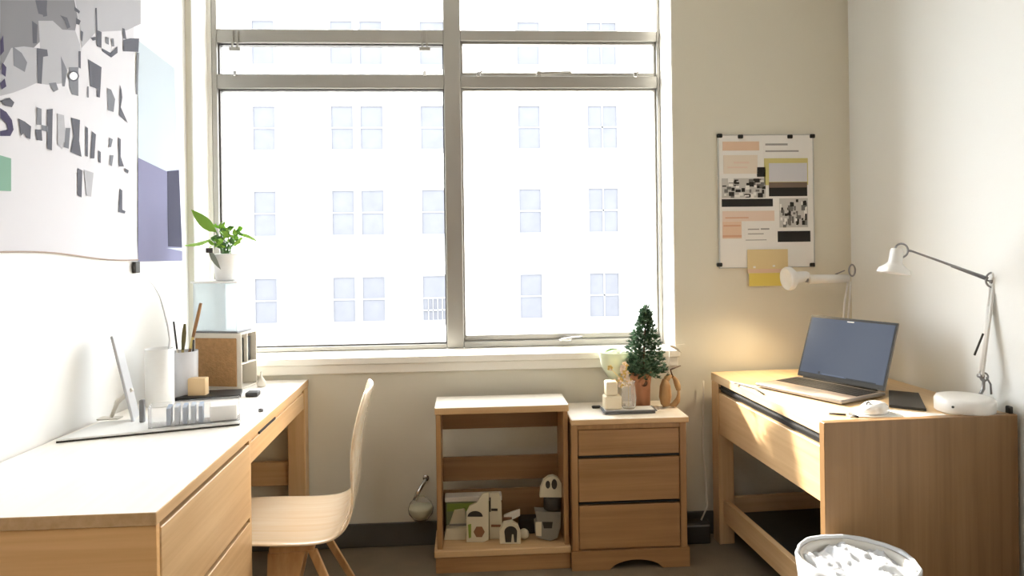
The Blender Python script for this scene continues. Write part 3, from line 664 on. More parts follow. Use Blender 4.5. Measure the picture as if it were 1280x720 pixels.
# creased lower hem
hem = [wallpt(y0+(y1-y0)*i/30, 1.347-.045*(y0+(y1-y0)*i/30-1.9)/.75+.006*math.sin((y0+(y1-y0)*i/30)*9), .006) for i in range(31)]
b.tube(hem, .0028, 6, m=7)
tag(obj('wall_poster', b, ['poster_paper', 'poster_grey', 'poster_light', 'mark_dark', 'mark_mid', 'mark_purple', 'mark_white', 'tape'], recalc=False), 'large grey and white poster with blotchy letter shapes on left wall', 'poster')
b = MB(); lpoly(b, [(-14, 190), (14, 198), (14, 239), (-14, 238)], .0052)
tag(obj('sticky_note', b, 'mint', recalc=True), 'pale green square note stuck on the large poster', 'note')
b = MB(); lpoly(b, [(172.5, 50), (218, 85), (222, 180), (228, 326), (172.5, 327)], .0022)
lpoly(b, [(172.5, 197), (208, 214), (224, 212), (228, 310), (208, 310), (228, 314), (228, 326), (172.5, 327)], .0029, 1)
lpoly(b, [(209, 214), (223.5, 213), (227.5, 309), (210, 308)], .0036, 2)
tag(obj('wall_poster', b, ['sheet_blue', 'sheet_lavender', 'sheet_dark']), 'narrow pale blue and lavender poster between large poster and window', 'poster')
p = on_left(168.5, 334, .004); b = MB(); b.box(p.x-.002, p.x+.012, p.y-.018, p.y+.018, p.z-.022, p.z+.020, bev=.002)
tag(obj('binder_clip', b, 'dark'), 'small dark clip at the lower corner of the large poster', 'clip')

# ================================================================== THINGS ON THE LEFT DESK
Z = .7503
# stacked organiser with cork front
mat('cork', col(176, 136, 92), .85, bump=.5, bscale=160, vary=.30, vscale=70)
oc = Vector((-1.022, 3.078, Z)); og = thing('desk_organiser', 'white box organiser with cork front panel at the desk back', 'organiser', oc, math.radians(-13))
w, d, h = .215, .130, .230
b = MB(); b.box(-w/2, w/2, -d/2+.006, -d/2+.012, 0, h).box(-w/2, w/2, d/2-.006, d/2, 0, h).box(-w/2, -w/2+.006, -d/2+.012, d/2-.006, 0, h).box(-w/2+.006, w/2, -d/2+.012, d/2-.006, 0, .006).box(-w/2+.006, w/2, -d/2+.012, d/2-.006, h-.006, h).box(-w/2+.006, w/2-.001, -d/2+.012, d/2-.006, .10, .106).box(w/2-.085, w/2-.080, -d/2+.012, d/2-.006, .006, h-.006, m=0)
b.box(w/2-.078, w/2-.004, -.006, 0, .106, h-.006)
obj('casing', b, 'offwhite', og, local=True)
obj('cork_panel', MB().box(-w/2+.012, w/2-.020, -d/2, -d/2+.0058, .012, h-.020), 'cork', og, local=True)
for yy, z0 in ((-.048, .107), (.004, .107)): obj('compartment_lining', MB().box(w/2-.079, w/2-.018, yy, yy+.040, z0, z0+.10), 'black', og, local=True)
b = MB(); c = on(2, 305, 474, Z); c = Vector((-.868, 3.055, Z))
b.lathe([(0, 0), (.016, 0), (.020, .012), (.012, .03), (.005, .04), (.004, .062), (0, .064)], c, 16)
tag(obj('wooden_figurine', b, 'offwhite'), 'tiny cream figurine standing right of the organiser', 'figurine')
# clear tank on it
tz = Z+h+.001; tk = thing('glass_tank', 'frosted glass tank with wide lid standing on the organiser', 'tank', (oc.x-.010, oc.y+.004, tz), math.radians(-13))
w2, d2, h2 = .195, .115, .205
b = MB(); b.box(-w2/2, w2/2, -d2/2, -d2/2+.004, .004, h2, bev=.001).box(-w2/2, w2/2, d2/2-.004, d2/2, .004, h2, bev=.001).box(-w2/2, -w2/2+.004, -d2/2+.004, d2/2-.004, .004, h2, bev=.001).box(w2/2-.004, w2/2, -d2/2+.004, d2/2-.004, .004, h2, bev=.001).box(-w2/2, w2/2, -d2/2, d2/2, 0, .004, bev=.001)
obj('glass_body', b, 'frosted', tk, local=True)
obj('foot_band', MB().box(-w2/2-.003, w2/2+.003, -d2/2-.003, -d2/2-.0002, 0, .008).box(w2/2+.0002, w2/2+.003, -d2/2, d2/2, 0, .008), 'grey', tk, local=True)
b = MB(); b.box(-w2/2-.008, w2/2+.008, -d2/2-.008, d2/2+.008, h2+.0005, h2+.010, bev=.004); obj('lid', b, 'white_gloss', tk, local=True)
# potted plant on the tank
PZ = tz+h2+.0105; PP = Vector((on(1, 283, 335, 3.08).x, 3.08, PZ))
pl = thing('potted_plant', 'small green leafy plant in white pot on the glass tank', 'plant', PP)
obj('pot', MB().lathe([(0, 0), (.040, 0), (.044, .004), (.056, .105), (.060, .108), (.055, .112), (.050, .105), (.050, .096), (0, .096)], PP, 28), 'white', pl)
mat('leaf_green', col(140, 186, 66), .45, vary=.25, vscale=14); mat('leaf_dark', col(84, 128, 60), .5, vary=.2, vscale=14); mat('grey_leaf', col(128, 134, 122), .6)
b = MB(); base = PP+Vector((0, 0, .098)); rr = random.Random(4)
def lp(px, py, y=3.08): return on(1, px, py, y)
b.leaf(lp(270, 290), lp(239, 262), .024, .04, wd=(.66, -.1, .75)); b.leaf(lp(264, 299), lp(228, 307, 3.04), .014, .12, wd=(.1, -.8, .5)); b.leaf(lp(296, 293), lp(323, 303, 3.05), .015, .12, wd=(.1, -.8, .6))
stems = []
for k in range(60):
    px = rr.uniform(266, 300); py = rr.uniform(281, 307); y = 3.08+rr.uniform(-.04, .04); p = lp(px, py, y)
    a = rr.uniform(0, 2*PI); q = p+Vector((math.cos(a)*.032, rr.uniform(-.012, .012), math.sin(a)*.022+.008))
    b.leaf(p, q, rr.uniform(.010, .017), .1, m=rr.choice([0, 0, 0, 1]), n=4, wd=(math.sin(a), -.4, math.cos(a))); stems.append(p)
obj('foliage', b, ['leaf_green', 'leaf_dark'], pl, recalc=False)
b = MB()
for p in stems[::2]+[lp(270, 290), lp(264, 299), lp(296, 293)]: b.tube([base+Vector((rr.uniform(-.02, .02), 0, 0)), (base+p)/2+Vector((0, 0, .01)), p], .0016, 5)
obj('stem', b, 'leaf_dark', pl)
b = MB(); b.leaf(lp(261, 311, 3.02), lp(276, 337, 3.02), .012, -.12, wd=(.8, -.2, .5)); b.box(lp(258, 311, 3.02).x, lp(266, 311, 3.02).x, 3.010, 3.022, lp(262, 316, 3.02).z, lp(262, 310, 3.02).z, m=1)
obj('hanging_leaf', b, ['grey_leaf', 'dark'], pl)
# white cups
mat('cup_grey', col(214, 214, 218), .4)
CP = Vector((-1.152, 2.745, Z)); b = MB(); b.lathe([(0, 0), (.048, 0), (.050, .003), (.050, .212), (.047, .212), (.047, .006), (0, .006)], CP, 32)
tag(obj('pencil_cup', b, 'white'), 'tall plain white cylinder cup nearest the left wall', 'cup')
CQ = Vector((-1.122, 2.905, Z)); b = MB(); b.lathe([(0, 0), (.046, 0), (.048, .003), (.050, .178), (.047, .178), (.045, .006), (0, .006)], CQ, 32)
tag(obj('pencil_cup', b, 'cup_grey'), 'pale grey cup holding the brushes in front of the organiser', 'cup')
wood('stick', col(160, 118, 74), col(110, 76, 44), 'z')
mat('olive', col(104, 96, 62), .6); mat('ferrule', col(200, 180, 120), .35, metal=.6)
def stick(name, label, cat, a, bpt_, r, mats, dark=True):
    a, c = Vector(a), Vector(bpt_); b = MB(); n = 8
    b.tube([a+(c-a)*(i/n) for i in range(n+1)], r, 8)
    for f in b.bm.faces:
        t = (f.calc_center_median()-a).dot(c-a)/(c-a).length_squared
        f.material_index = 0 if t < .45 else (1 if t < .62 else 2)
    tag(obj(name, b, mats), label, cat)
q = lambda px, py, y=2.905: on(1, px, py, y)
stick('paint_brush', 'longest brown brush leaning right out of the grey cup', 'brush', CQ+Vector((-.02, 0, .010)), q(251, 379), [.004]*4+[.006, .006, .007, .0075, .006], ['stick', 'ferrule', 'stick'])
stick('paint_brush', 'olive brush with dark tip in the middle of the grey cup', 'brush', CQ+Vector((-.026, .012, .010)), q(231, 405, 2.917), [.004]*5+[.006, .009, .009, .005], ['stick', 'ferrule', 'olive'])
stick('pencil', 'cream pencil standing upright in the grey cup', 'pencil', CQ+Vector((-.0, -.022, .010)), q(217, 402, 2.883), .004, ['offwhite', 'offwhite', 'dark'])
stick('pencil', 'short dark pencil at the right rim of the grey cup', 'pencil', CQ+Vector((.024, -.004, .010)), q(242, 425, 2.90), .0035, ['offwhite', 'dark', 'dark'])
# curved white feather-like ruler in the tall cup
b = MB(); pts = [CP+Vector((.01, 0, .012)), q(213, 425, 2.745), q(211, 408, 2.745), q(206, 388, 2.745), q(200, 370, 2.745), q(192, 357, 2.745), q(180, 344, 2.745)]
b.tube(pts, [.006, .010, .012, .011, .006, .002, .0015], 8, flat=.4); mat('quill', col(206, 206, 208), .5)
tag(obj('quill', b, 'quill'), 'curved pale grey quill leaning out of the tall white cup', 'quill')
# small wooden block
b = MB(); c = Vector((-1.045, 2.865, Z)); b.box(c.x-.045, c.x+.023, c.y-.02, c.y+.02, Z, Z+.078, bev=.004); mat('beige', col(220, 190, 146), .6)
tag(obj('wooden_block', b, 'beige'), 'small beige wooden block in front of the grey cup', 'block')
# black tray and gadget
b = MB(); sheet(b, [(-1.135, 2.800, Z), (-.885, 2.835, Z), (-.915, 2.955, Z), (-1.07, 2.945, Z)], .012, bev=.002)
tag(obj('tablet_computer', b, 'black'), 'flat black tablet lying in front of the cork organiser', 'tablet')
b = MB(); b.box(-.872, -.825, 2.845, 2.895, Z, Z+.017, bev=.004)
tag(obj('phone_charger', b, 'dark'), 'small dark gadget right of the black tablet', 'gadget')
for k, (x, y, lab) in enumerate(((-1.06, 2.905, 'silver wristwatch curled up on the black tablet'),)):
    wz = Z+.0125; b = MB(); b.torus((x, y, wz+.018), .018, .004, axis=(.5, 1, 0), seg=24, m=0); b.lathe([(0, 0), (.014, 0), (.014, .006), (0, .006)], (x+.022, y-.016, wz), 18, m=1); tag(obj('wristwatch', b, ['steel', 'dark']), lab, 'watch')
# white drawing board lying on the desk, tablet on stand and acrylic box on it
b = MB()
bp = [(-1.255, 2.255, Z), (-.757, 2.410, Z), (-.795, 2.560, Z), (-1.225, 2.470, Z)]
sheet(b, bp, .005, m=1, bev=0); sheet(b, bp, .006, m=0, dz=.0052, bev=.001)
tag(obj('drawing_board', b, ['white', 'dark']), 'thin white drawing board with dark lower edge lying on left desk', 'board')
bz = Z+.0113
ab = thing('acrylic_box', 'clear acrylic box with striped grey folders standing on the drawing board', 'box', (-.905, 2.43, bz), math.radians(16.5))
w3, d3, h3 = .275, .085, .066
b = MB(); b.box(-w3/2, w3/2, -d3/2, -d3/2+.003, .003, h3, bev=.0005).box(-w3/2, w3/2, d3/2-.003, d3/2, .003, h3, bev=.0005).box(-w3/2, -w3/2+.003, -d3/2+.003, d3/2-.003, .003, h3, bev=.0005).box(w3/2-.003, w3/2, -d3/2+.003, d3/2-.003, .003, h3, bev=.0005).box(-w3/2, w3/2, -d3/2, d3/2, 0, .003, bev=.0005)
obj('box_shell', b, 'clear', ab, local=True)
mat('folder_blue', col(140, 154, 176), .6); mat('folder_grey', col(172, 180, 192), .6)
for k in range(5):
    x = -.085+k*.024
    M = Matrix.Translation((-.905, 2.43, bz)) @ Matrix.Rotation(math.radians(16.5), 4, 'Z')
    b = MB(); b.box(x, x+.013, -d3/2+.008, d3/2-.008, .0035, .058+.002*(k % 2), bev=.001, M=M)
    tag(obj('folder', b, 'folder_blue' if k % 2 == 0 else 'folder_grey'), 'slim blue-grey folder standing upright in the acrylic box', 'folder', 'folders in the acrylic box')
b = MB(); b.box(.045, .128, -d3/2+.008, d3/2-.008, .0035, .052, bev=.002, M=M)
tag(obj('paper_stack', b, 'paper'), 'block of white paper at the right end of the acrylic box', 'paper')
ts = thing('tablet_computer', 'slim silver tablet leaning upright near the left wall', 'tablet', on(2, 166, 532, bz))
a0 = on(2, 168, 527, bz); a1 = on(1, 141, 420, a0.y+.0)
u = (a1-a0); dv = Vector((-.25, .97, 0))*.10; tn = u.cross(dv).normalized()*.009
mat('tablet_silver', col(196, 198, 202), .3, metal=.4)
obj('tablet_body', MB().hexa([a0, a0+tn, a0+tn+dv, a0+dv, a0+u, a0+u+tn, a0+u+tn+dv, a0+u+dv], bev=.002), 'tablet_silver', ts)
s_ = a0+dv*.5; obj('stand', MB().tube([s_+u*.34-tn*.8, s_+Vector((-.065, .0, .055)), s_+Vector((-.085, 0, .006))], [.006, .008, .006], 8).box(s_.x-.125, s_.x-.055, s_.y-.02, s_.y+.02, bz, bz+.005), 'offwhite', ts)
b = MB(); c = a0+Vector((.030, -.012, 0)); b.box(c.x-.006, c.x+.010, c.y-.010, c.y+.006, bz+.0003, bz+.075, bev=.004)
tag(obj('marker_pen', b, 'grey'), 'grey marker standing beside the silver tablet', 'marker')
b = MB(); c = Vector((-.742, 2.60, Z)); b.lathe([(0, 0), (.009, 0), (.010, .004), (.008, .010), (0, .012)], c, 14); tag(obj('bottle_cap', b, 'grey'), 'tiny grey cap right of the acrylic box', 'cap')

# ================================================================== THINGS ON THE DRAWER CABINET
CZ = .6175
mat('slate', col(112, 114, 120), .4); mat('candle', col(238, 226, 200), .5, spec=.4); mat('gold', col(214, 184, 110), .5, vary=.3, vscale=50); mat('blossom', col(240, 222, 206), .7)
p = [on(2, 748, 510, CZ), on(2, 762, 517, CZ), on(2, 815, 515, CZ), on(2, 806, 504, CZ), on(2, 752, 504, CZ)]
b = MB(); x0_, x1_, y0_, y1_ = .562, .778, 2.945, 3.020
b.box(x0_, x1_, y0_, y1_, CZ, CZ+.010, m=0, bev=.006).box(x0_-.006, x1_+.006, y0_-.006, y1_+.006, CZ+.0102, CZ+.014, m=1, bev=.002).box(x0_+.004, x1_-.004, y0_+.004, y1_-.004, CZ+.0142, CZ+.0155, m=2, bev=0)
tag(obj('serving_tray', b, ['slate', 'slate', 'white']), 'grey tray with white top on the drawer cabinet', 'tray')
TZ = CZ+.0158
b = MB(); b.box(.530, .568, 3.055, 3.075, CZ, CZ+.010, bev=.003); tag(obj('matchbox', b, 'dark'), 'small dark box behind the grey tray on the left', 'box')
cn = Vector((.608, 2.984, TZ))
b = MB(); b.box(cn.x-.043, cn.x+.030, cn.y-.030, cn.y+.030, TZ, TZ+.058, bev=.008).box(cn.x-.036, cn.x+.014, cn.y-.026, cn.y+.025, TZ+.0582, TZ+.118, bev=.008)
tag(obj('candle', b, 'candle'), 'stepped cream candle block on the left of the tray', 'candle')
# glass vase with dried blossoms
vc = Vector((.673, 2.983, TZ)); vs = thing('glass_vase', 'clear glass vase of dried pale blossoms on the tray', 'vase', vc)
obj('vase_body', MB().lathe([(0, 0), (.024, 0), (.030, .01), (.032, .045), (.028, .085), (.024, .10), (.028, .115), (.027, .115), (.023, .10), (.027, .085), (.031, .045), (.028, .012), (0, .004)], vc, 28), 'clear', vs)
rr = random.Random(9); b = MB(); f = MB()
for k in range(15):
    a = rr.uniform(0, 2*PI); R = rr.uniform(.01, .055); tip = vc+Vector((math.cos(a)*R-.035, math.sin(a)*R*.6, rr.uniform(.10, .185))); b.tube([vc+Vector((0, 0, .006)), vc+Vector((0, 0, .09)), tip], .0012, 5)
    for j in range(5):
        t = 2*PI*j/5; f.leaf(tip, tip+Vector((math.cos(t)*.014, -.004, math.sin(t)*.014)), .006, .2, m=rr.choice([0, 0, 1]), n=3, wd=(-math.sin(t), 0, math.cos(t)))
obj('stem', b, 'gold', vs); obj('blossom', f, ['blossom', 'gold'], vs, recalc=False)
# glass dome bowl behind: wide-rimmed pale dish
gc = Vector((.640, 3.108, CZ)); gb = thing('footed_bowl', 'wide clear glass bowl on tall foot behind the tray', 'bowl', gc)
obj('bowl', MB().lathe([(0, .110), (.018, .112), (.040, .135), (.058, .175), (.068, .232), (.070, .236), (.068, .238), (.066, .232), (.055, .178), (.038, .140), (0, .118)], gc, 36), 'dish', gb)
obj('foot', MB().lathe([(0, 0), (.045, 0), (.046, .004), (.012, .014), (.008, .05), (.010, .10), (.018, .1115), (0, .1098)], gc, 28), 'clear', gb)
b = MB(); e0 = gc+Vector((0, 0, .125)); rr = random.Random(2)
for k in range(9):
    a = rr.uniform(0, 2*PI); b.leaf(e0+Vector((0, 0, .03)), e0+Vector((math.cos(a)*.05, math.sin(a)*.04, rr.uniform(.085, .125))), .020, .25, n=5)
mat('pale_leaf', col(220, 224, 206), .6); b.leaf(gc+Vector((-.05, -.03, .235)), gc+Vector((.01, -.04, .252)), .012, .2, m=1, n=5, wd=(0, -.8, .5))
tag(obj('pale_leaves', b, ['pale_leaf', 'leaf_dark'], recalc=False), 'pale dried leaves lying in the footed glass bowl', 'leaves')
# little pine in terracotta pot
tc_ = Vector((.748, 3.080, CZ)); tr = thing('potted_pine', 'small green pine tree in carved terracotta pot on drawer cabinet', 'plant', tc_)
mat('terracotta', col(178, 124, 92), .75, bump=.3, bscale=40, vary=.12, vscale=20); mat('needle', col(62, 92, 66), .6, vary=.3, vscale=30); mat('needle_light', col(104, 134, 104), .6); mat('bark', col(92, 66, 46), .8)
obj('pot', MB().lathe([(0, 0), (.036, 0), (.040, .006), (.042, .09), (.048, .135), (.050, .148), (.044, .150), (.040, .135), (.038, .125), (0, .125)], tc_, 28, wob=lambda a, z: .03*math.sin(3*a+1)), 'terracotta', tr)
obj('knot', MB().torus(tc_+Vector((.006, -.045, .108)), .020, .006, axis=(0, 1, .1)).lathe([(0, -.004), (.014, -.004), (.014, .004), (0, .004)], tc_+Vector((.006, -.040, .108)), 16, M=orient((0, 1, 0)), m=1), ['terracotta', 'bark'], tr)
top = on(1, 807, 385, 3.06); bot = tc_+Vector((.012, 0, .15)); hgt = top.z-bot.z
obj('trunk', MB().tube([tc_+Vector((0, 0, .12)), bot, top+Vector((0, 0, -.01))], [.007, .006, .002], 8), 'bark', tr)
b = MB(); rr = random.Random(11)
for k in range(950):
    t = rr.random()**1.35; c = bot.lerp(top, t)+Vector((0, 0, -.01)); R = (.088*(1-t)**.85+.010)*rr.uniform(.2, 1.1); a = rr.uniform(0, 2*PI)
    p = c+Vector((math.cos(a)*R, math.sin(a)*R*.9, rr.uniform(-.012, .018)))
    d_ = Vector((math.cos(a), math.sin(a), rr.uniform(.2, 1.1))).normalized()
    mi = 1 if rr.random() < .25 else 0
    for j in range(7):
        dd = (d_+Vector((rr.uniform(-.9, .9), rr.uniform(-.9, .9), rr.uniform(-.7, .7)))).normalized(); q_ = p+dd*.020
        sd = dd.orthogonal().normalized()*.0034
        fv = [b.bm.verts.new(v) for v in (p-sd, p+sd, q_)]; fc = b.bm.faces.new(fv); fc.material_index = mi
obj('foliage', b, ['needle', 'needle_light'], tr, recalc=False)
# twisted wooden ring ornament with twig
oc2 = Vector((.866, 3.045, CZ)); orn = thing('wooden_ornament', 'twisted wooden ring ornament with twig beside the pine pot', 'ornament', oc2)
wood('driftwood', col(196, 160, 112), col(140, 100, 62), 'z', .6)
b = MB(); pts = []
for i in range(25):
    t = 2*PI*i/24; pts.append(oc2+Vector((.004+.036*math.cos(t), .012*math.sin(2*t), .072+.062*math.sin(t))))
b.tube(pts, [.010+.004*math.sin(i) for i in range(25)], 8); b.tube([oc2+Vector((-.03, 0, .006)), oc2+Vector((.0, 0, .010)), oc2+Vector((.03, 0, .0065))], .0062, 8)
obj('ring', b, 'driftwood', orn)
b = MB(); b.lathe([(0, 0), (.020, .012), (.028, .045), (.024, .09), (.012, .120), (0, .125)], oc2+Vector((-.022, -.012, .004)), 20, wob=lambda a, z: .08*math.sin(2*a)); obj('pod', b, 'driftwood', orn)
b = MB(); b.tube([oc2+Vector((.015, 0, .13)), on(1, 838, 462, 3.045), on(1, 851, 457, 3.045)], [.005, .004, .002], 6); obj('twig', b, 'bark', orn)
b = MB(); c0 = oc2+Vector((.0, .03, .12)); b.tube([c0, on(1, 838, 432, 3.08), on(1, 856, 430, 3.08)], [.002, .002, .001], 6); b.leaf(on(1, 836, 432, 3.08), on(1, 852, 441, 3.08), .008, .2, wd=(0, -.5, 1)); obj('pale_twig', b, 'offwhite', orn, recalc=False)

# ================================================================== TOYS IN THE BOOKCASE
SZ = .0940
mat('toy_white', col(208, 199, 172), .55); mat('toy_dark', col(52, 46, 40), .6); mat('box_green', col(120, 128, 96), .6); mat('green', col(128, 146, 62), .6); mat('toy_brown', col(132, 92, 62), .6); mat('toy_grey', col(130, 126, 116), .5)
def tp(px, py, y): return on(1, px, py, y)
def plate(name, pts, y, th, m, label, cat, holes=(), inner='toy_dark', extra=None, ztop=None):
    """upright cut-out board: outline traced at its distance, holes are recessed dark openings"""
    P3 = [tp(px, py, y) for px, py in pts]; zmin = min(p.z for p in P3); dz = SZ+.0004-zmin if ztop is None else ztop-zmin
    b = MB(); O = Vector((0, y, dz)); b.prism([(p.x, p.z) for p in P3], O, (1, 0, 0), (0, 0, 1), (0, 1, 0), th)
    root = obj(name, b, [m])
    tag(root, label, cat)
    for hp in holes:
        g = MB(); Q = [tp(px, py, y) for px, py in hp[0]]
        g.prism([(p.x, p.z) for p in Q], Vector((0, y-.0015, dz)), (1, 0, 0), (0, 0, 1), (0, 1, 0), .0014)
        # child of a mesh root: shift by its own origin
        Mi = Matrix.Translation(-root.location); bmesh.ops.transform(g.bm, matrix=Mi, verts=g.bm.verts[:])
        obj(hp[1], g, [hp[2]], root, local=True)
    return root
def circ(cx, cy, rx, ry, n=14, a0=0, a1=2*PI): return [(cx+rx*math.cos(a0+(a1-a0)*i/(n if a1-a0 > 6 else n-1)), cy+ry*math.sin(a0+(a1-a0)*i/(n if a1-a0 > 6 else n-1))) for i in range(n)]
# flat picture box leaning at the back
bk1 = thing('toy_box', 'green-grey box with pale lid at the back left of the bookcase', 'box', (tp(590, 660, 3.08).x, 3.10, SZ))
a_, c_ = tp(558, 684, 3.06), tp(626, 624, 3.06)
obj('box_body', MB().box(a_.x, c_.x, 3.045, 3.098, SZ+.0003, c_.z, bev=.002), 'box_green', bk1)
obj('lid', MB().box(a_.x-.004, c_.x+.004, 3.040, 3.100, c_.z+.0005, c_.z+.022, bev=.004), 'offwhite', bk1)
obj('picture', MB().box(a_.x+.006, a_.x+.13, 3.0425, 3.0445, c_.z-.038, c_.z-.006, bev=0), 'green', bk1)
plate('toy_block', [(562, 655), (568, 638), (581, 636), (583, 654)], 3.035, .018, 'toy_white', 'white wedge block in the left upper row of the toys', 'toy', ztop=tp(562, 655, 3.035).z)
plate('toy_block', [(562, 667), (561, 655.5), (583, 654.5), (583, 667)], 3.03, .022, 'toy_grey', 'dark grey block under the white wedge', 'toy', ztop=None if False else tp(562, 668, 3.03).z)
plate('toy_block', [(555, 683), (558, 669), (583, 668.5), (582, 683)], 3.005, .045, 'toy_white', 'flat white block lowest at the left of the toys', 'toy')
plate('toy_board', [(583, 682), (583, 645), (587, 637), (596, 633), (603, 622), (611, 620), (611, 679), (604, 682)], 2.975, .014, 'toy_white', 'upright white board with round cut-outs in the bookcase', 'toy',
      holes=[(circ(594, 650, 9.5, 7, 12, PI, 2*PI), 'arch_hole', 'toy_dark'), (circ(599, 669, 7, 7.5, 6), 'star_inlay', 'toy_brown'), ([(585, 660), (589, 659), (589, 676), (586, 677)], 'inlay', 'green')])
plate('toy_block', [(612, 678), (612, 621), (624, 621), (627, 634), (628, 678)], 3.00, .020, 'toy_white', 'tall white block with slots beside the round cut-out board', 'toy',
      holes=[([(614, 640), (622, 640), (622, 643), (614, 643)], 'slot', 'toy_dark'), ([(611.8, 626), (613.5, 626), (613.5, 644), (611.8, 644)], 'slot', 'toy_dark'), ([(614, 660), (626, 660), (626, 663), (614, 663)], 'slot', 'toy_brown')])
plate('toy_ribbon', [(629, 657), (630, 645), (640, 641), (650, 638), (650, 645), (640, 650), (637, 659)], 3.02, .016, 'offwhite', 'pale bow shape propped in the middle of the toys', 'toy', ztop=tp(630, 659, 3.02).z)
plate('toy_block', [(629, 684), (629, 659.5), (640, 659.5), (640, 684)], 3.015, .03, 'toy_brown', 'brown block under the pale bow shape', 'toy')
plate('toy_arch', [(625, 688), (625, 672), (630, 663), (640, 661), (648, 666), (651, 674), (651, 688)], 2.945, .030, 'toy_white', 'small white arch at the front middle of the shelf', 'toy',
      holes=[(circ(638.5, 673, 8, 7, 12, PI, 2*PI)+[(646, 686), (643, 686), (642, 676), (640, 676), (639, 686), (632, 686)], 'opening', 'toy_dark')])
b = MB(); c = tp(655, 676, 2.99); b.lathe([(0, -.022), (.014, -.02), (.021, -.006), (.021, .006), (.014, .02), (0, .022)], (c.x, 2.99, SZ+.0225), 20, M=orient((.4, -1, .1)))
tag(obj('toy_disc', b, 'toy_white'), 'white wheel lying right of the small arch', 'toy')
b = MB(); c = tp(662, 664, 3.05); b.box(c.x-.045, c.x+.035, 3.04, 3.095, SZ+.0003, SZ+.065, bev=.006); tag(obj('toy_box', b, 'toy_dark'), 'dark low box behind the white wheel', 'box')
plate('toy_cup', [(669, 649), (701, 650), (701, 668), (697, 682), (688, 686), (676, 683), (670, 680), (669, 664), (672, 662)], 2.96, .050, 'toy_grey', 'grey angular cup with square window at the bookcase right', 'toy',
      holes=[([(678, 662), (691, 662), (690, 670), (680, 670)], 'opening', 'toy_dark'), ([(669.5, 662), (677, 662), (677, 680), (670, 679)], 'label', 'toy_white')])
topz = max((bpy.data.objects['toy_cup'].matrix_basis @ v.co).z for v in bpy.data.objects['toy_cup'].data.vertices)
b = MB(); c = tp(691, 650, 2.985); b.lathe([(0, 0), (.034, 0), (.036, .004), (.036, .048), (.034, .050), (0, .050)], (c.x-.002, 2.985, topz+.0003), 24)
tag(obj('dark_jar', b, 'toy_dark'), 'dark jar standing on the grey angular cup', 'jar')
plate('toy_arch', [(675, 635), (676, 624), (680, 614), (686, 609.5), (692, 608.5), (698, 611), (702, 618), (702.5, 635)], 2.970, .026, 'toy_white', 'white rounded arch with two dark eyes stacked on the jar', 'toy',
      holes=[(circ(685, 619, 3, 5, 10), 'opening', 'toy_dark'), (circ(693, 618.5, 3.6, 6.5, 10), 'opening', 'toy_dark')], ztop=topz+.0508)

# ================================================================== GLASS BULB BY THE BOOKCASE, POWER STRIP
mat('cream_fill', col(206, 206, 176), .5)
gc = Vector((on(1, 526, 635, 3.12).x, 3.12, 0)); gz = on(1, 526, 636, 3.12).z
hb = thing('hanging_glass_bulb', 'clear glass bulb with cream sand hanging on wall left of bookcase', 'ornament', (gc.x, 3.19, gz))
obj('glass_body', MB().lathe([(0, -.066), (.006, -.064), (.030, -.046), (.052, -.018), (.055, .004), (.046, .028), (.028, .044), (.018, .052)], (gc.x, gc.y, gz), 28), 'clear', hb)
obj('sand_layer', MB().lathe([(0, -.040), (.028, -.040), (.048, -.016), (.052, .002), (.050, .010), (0, .010)], (gc.x, gc.y, gz), 28), 'cream_fill', hb)
obj('soil_layer', MB().lathe([(0, -.062), (.006, -.061), (.027, -.0445), (.027, -.0405), (0, -.0405)], (gc.x, gc.y, gz), 28), 'toy_dark', hb)
k0 = Vector((gc.x-.026, gc.y, gz+.036)); k1 = tp(530, 603, 3.15)
b = MB(); b.tube([k0, (k0+k1)/2+Vector((-.004, 0, 0)), k1, Vector((k1.x+.006, 3.199, k1.z+.004))], [.011, .010, .008, .006], 10); b.lathe([(0, 0), (.014, 0), (.014, .006), (0, .006)], (k1.x+.006, 3.199, k1.z+.004), 16, M=orient((0, -1, 0)))
obj('hook', b, 'steel', hb)
ps = thing('power_strip', 'dark power strip on floor between cabinet and right desk', 'power strip', (1.0, 3.12, 0))
obj('strip_body', MB().box(.935, 1.055, 3.085, 3.14, 0, .095, bev=.008), 'dark', ps)
obj('socket_row', MB().box(.94, 1.05, 3.083, 3.0848, .078, .086, bev=0), 'grey', ps)
b = MB(); b.tube([(1.02, 3.11, .097), (1.055, 3.13, .15), (1.062, 3.165, .25), (1.056, 3.18, .40), (1.060, 3.18, .58), (1.062, 3.18, .70)], .0035, 8)
tag(obj('power_cable', b, 'offwhite'), 'pale cable rising behind the right desk leg', 'cable')

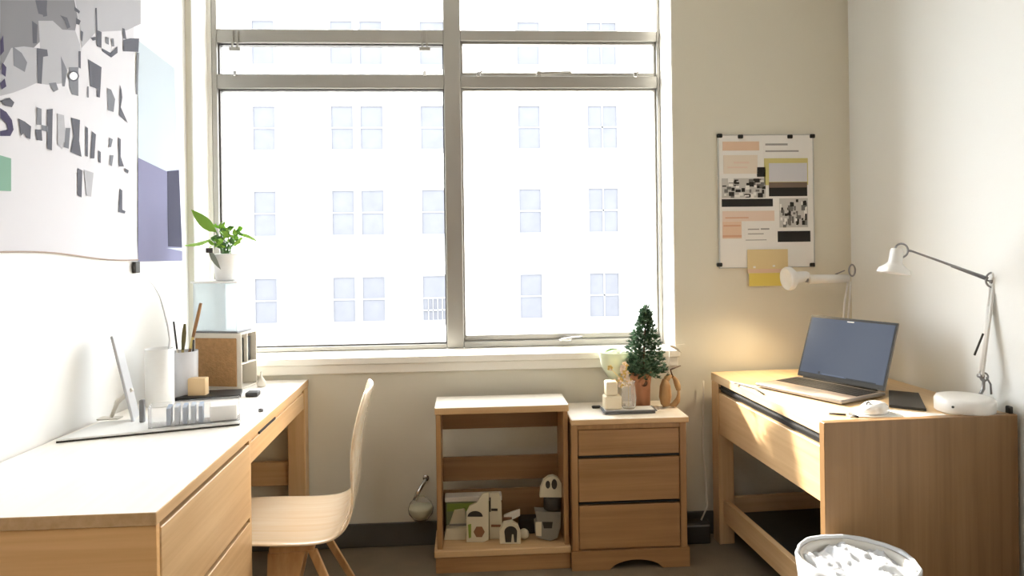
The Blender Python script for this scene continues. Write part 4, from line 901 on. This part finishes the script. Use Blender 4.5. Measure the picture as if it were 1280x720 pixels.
# ================================================================== ADDED CEILING FILL LIGHT (unseen, behind the camera)
cl = thing('fill_fixture', 'added flat round white fill light on the ceiling, out of view', 'light', (-.35, .3, CH))
obj('housing', MB().lathe([(0, 0), (.24, 0), (.24, -.04), (.225, -.05), (.22, -.045), (0, -.045)], (-.35, .3, CH-.001), 40), 'white', cl)
mat('fill_diffuser', col(255, 250, 240), .6, emit=col(255, 244, 228), estr=1.0)
obj('fill_diffuser', MB().lathe([(0, -.055), (.215, -.055), (.219, -.047), (0, -.046)], (-.35, .3, CH-.001), 40), 'fill_diffuser', cl)

# ================================================================== LIGHT
def light(name, kind, loc, power, color, **kw):
    l = bpy.data.lights.new(name, kind); l.energy = power; l.color = color
    for k, v in kw.items(): setattr(l, k, v)
    o = bpy.data.objects.new(name, l); C.objects.link(o); o.location = loc; return o
sun = light('sun', 'SUN', (0, 0, 6), 22, (1, .93, .82), angle=math.radians(2.5))
sun.rotation_euler = Vector((.62, -1.0, -.60)).to_track_quat('-Z', 'Y').to_euler()
glow = light('bright_sky', 'SUN', (-3, 6, 6), 2.2, (.93, .97, 1), angle=math.radians(38))
glow.rotation_euler = Vector((2.4, -1.0, -.55)).to_track_quat('-Z', 'Y').to_euler()
a = light('fill_lamp', 'AREA', (-.35, .3, CH-.06), 9, (1, .95, .88), shape='DISK', size=.42)  # added fill, lifts the faces turned away from the window
a2 = light('lamp_bulb', 'SPOT', HEAD+Vector((-.052, -.045, -.02)), 17, (1, .78, .47), shadow_soft_size=.035, spot_size=math.radians(150), spot_blend=1.0)
a2.rotation_euler = Vector((-.35, -.5, -1)).to_track_quat('-Z', 'Y').to_euler()
wld = bpy.data.worlds.new('sky'); bpy.context.scene.world = wld; wld.use_nodes = True
bg = wld.node_tree.nodes['Background']; bg.inputs['Color'].default_value = (.93, .97, 1, 1); bg.inputs['Strength'].default_value = 10.0

# ================================================================== CAMERA
cam = bpy.data.cameras.new('camera'); co = bpy.data.objects.new('camera', cam); C.objects.link(co)
cam.sensor_width = 36; cam.lens = F*36/1280; cam.shift_y = -60/1280; cam.clip_start = .05; cam.clip_end = 300
R = Matrix.Rotation(-YAW, 3, 'Z') @ Matrix.Rotation(PI/2, 3, 'X') @ Matrix.Rotation(-ROLL, 3, 'Z')
co.rotation_euler = R.to_euler(); co.location = (0, 0, H)
sc = bpy.context.scene; sc.camera = co
sc.view_settings.view_transform = 'Standard'; sc.view_settings.look = 'None'; sc.view_settings.gamma = 1; sc.view_settings.use_curve_mapping = False
sc.view_settings.exposure = 0.0
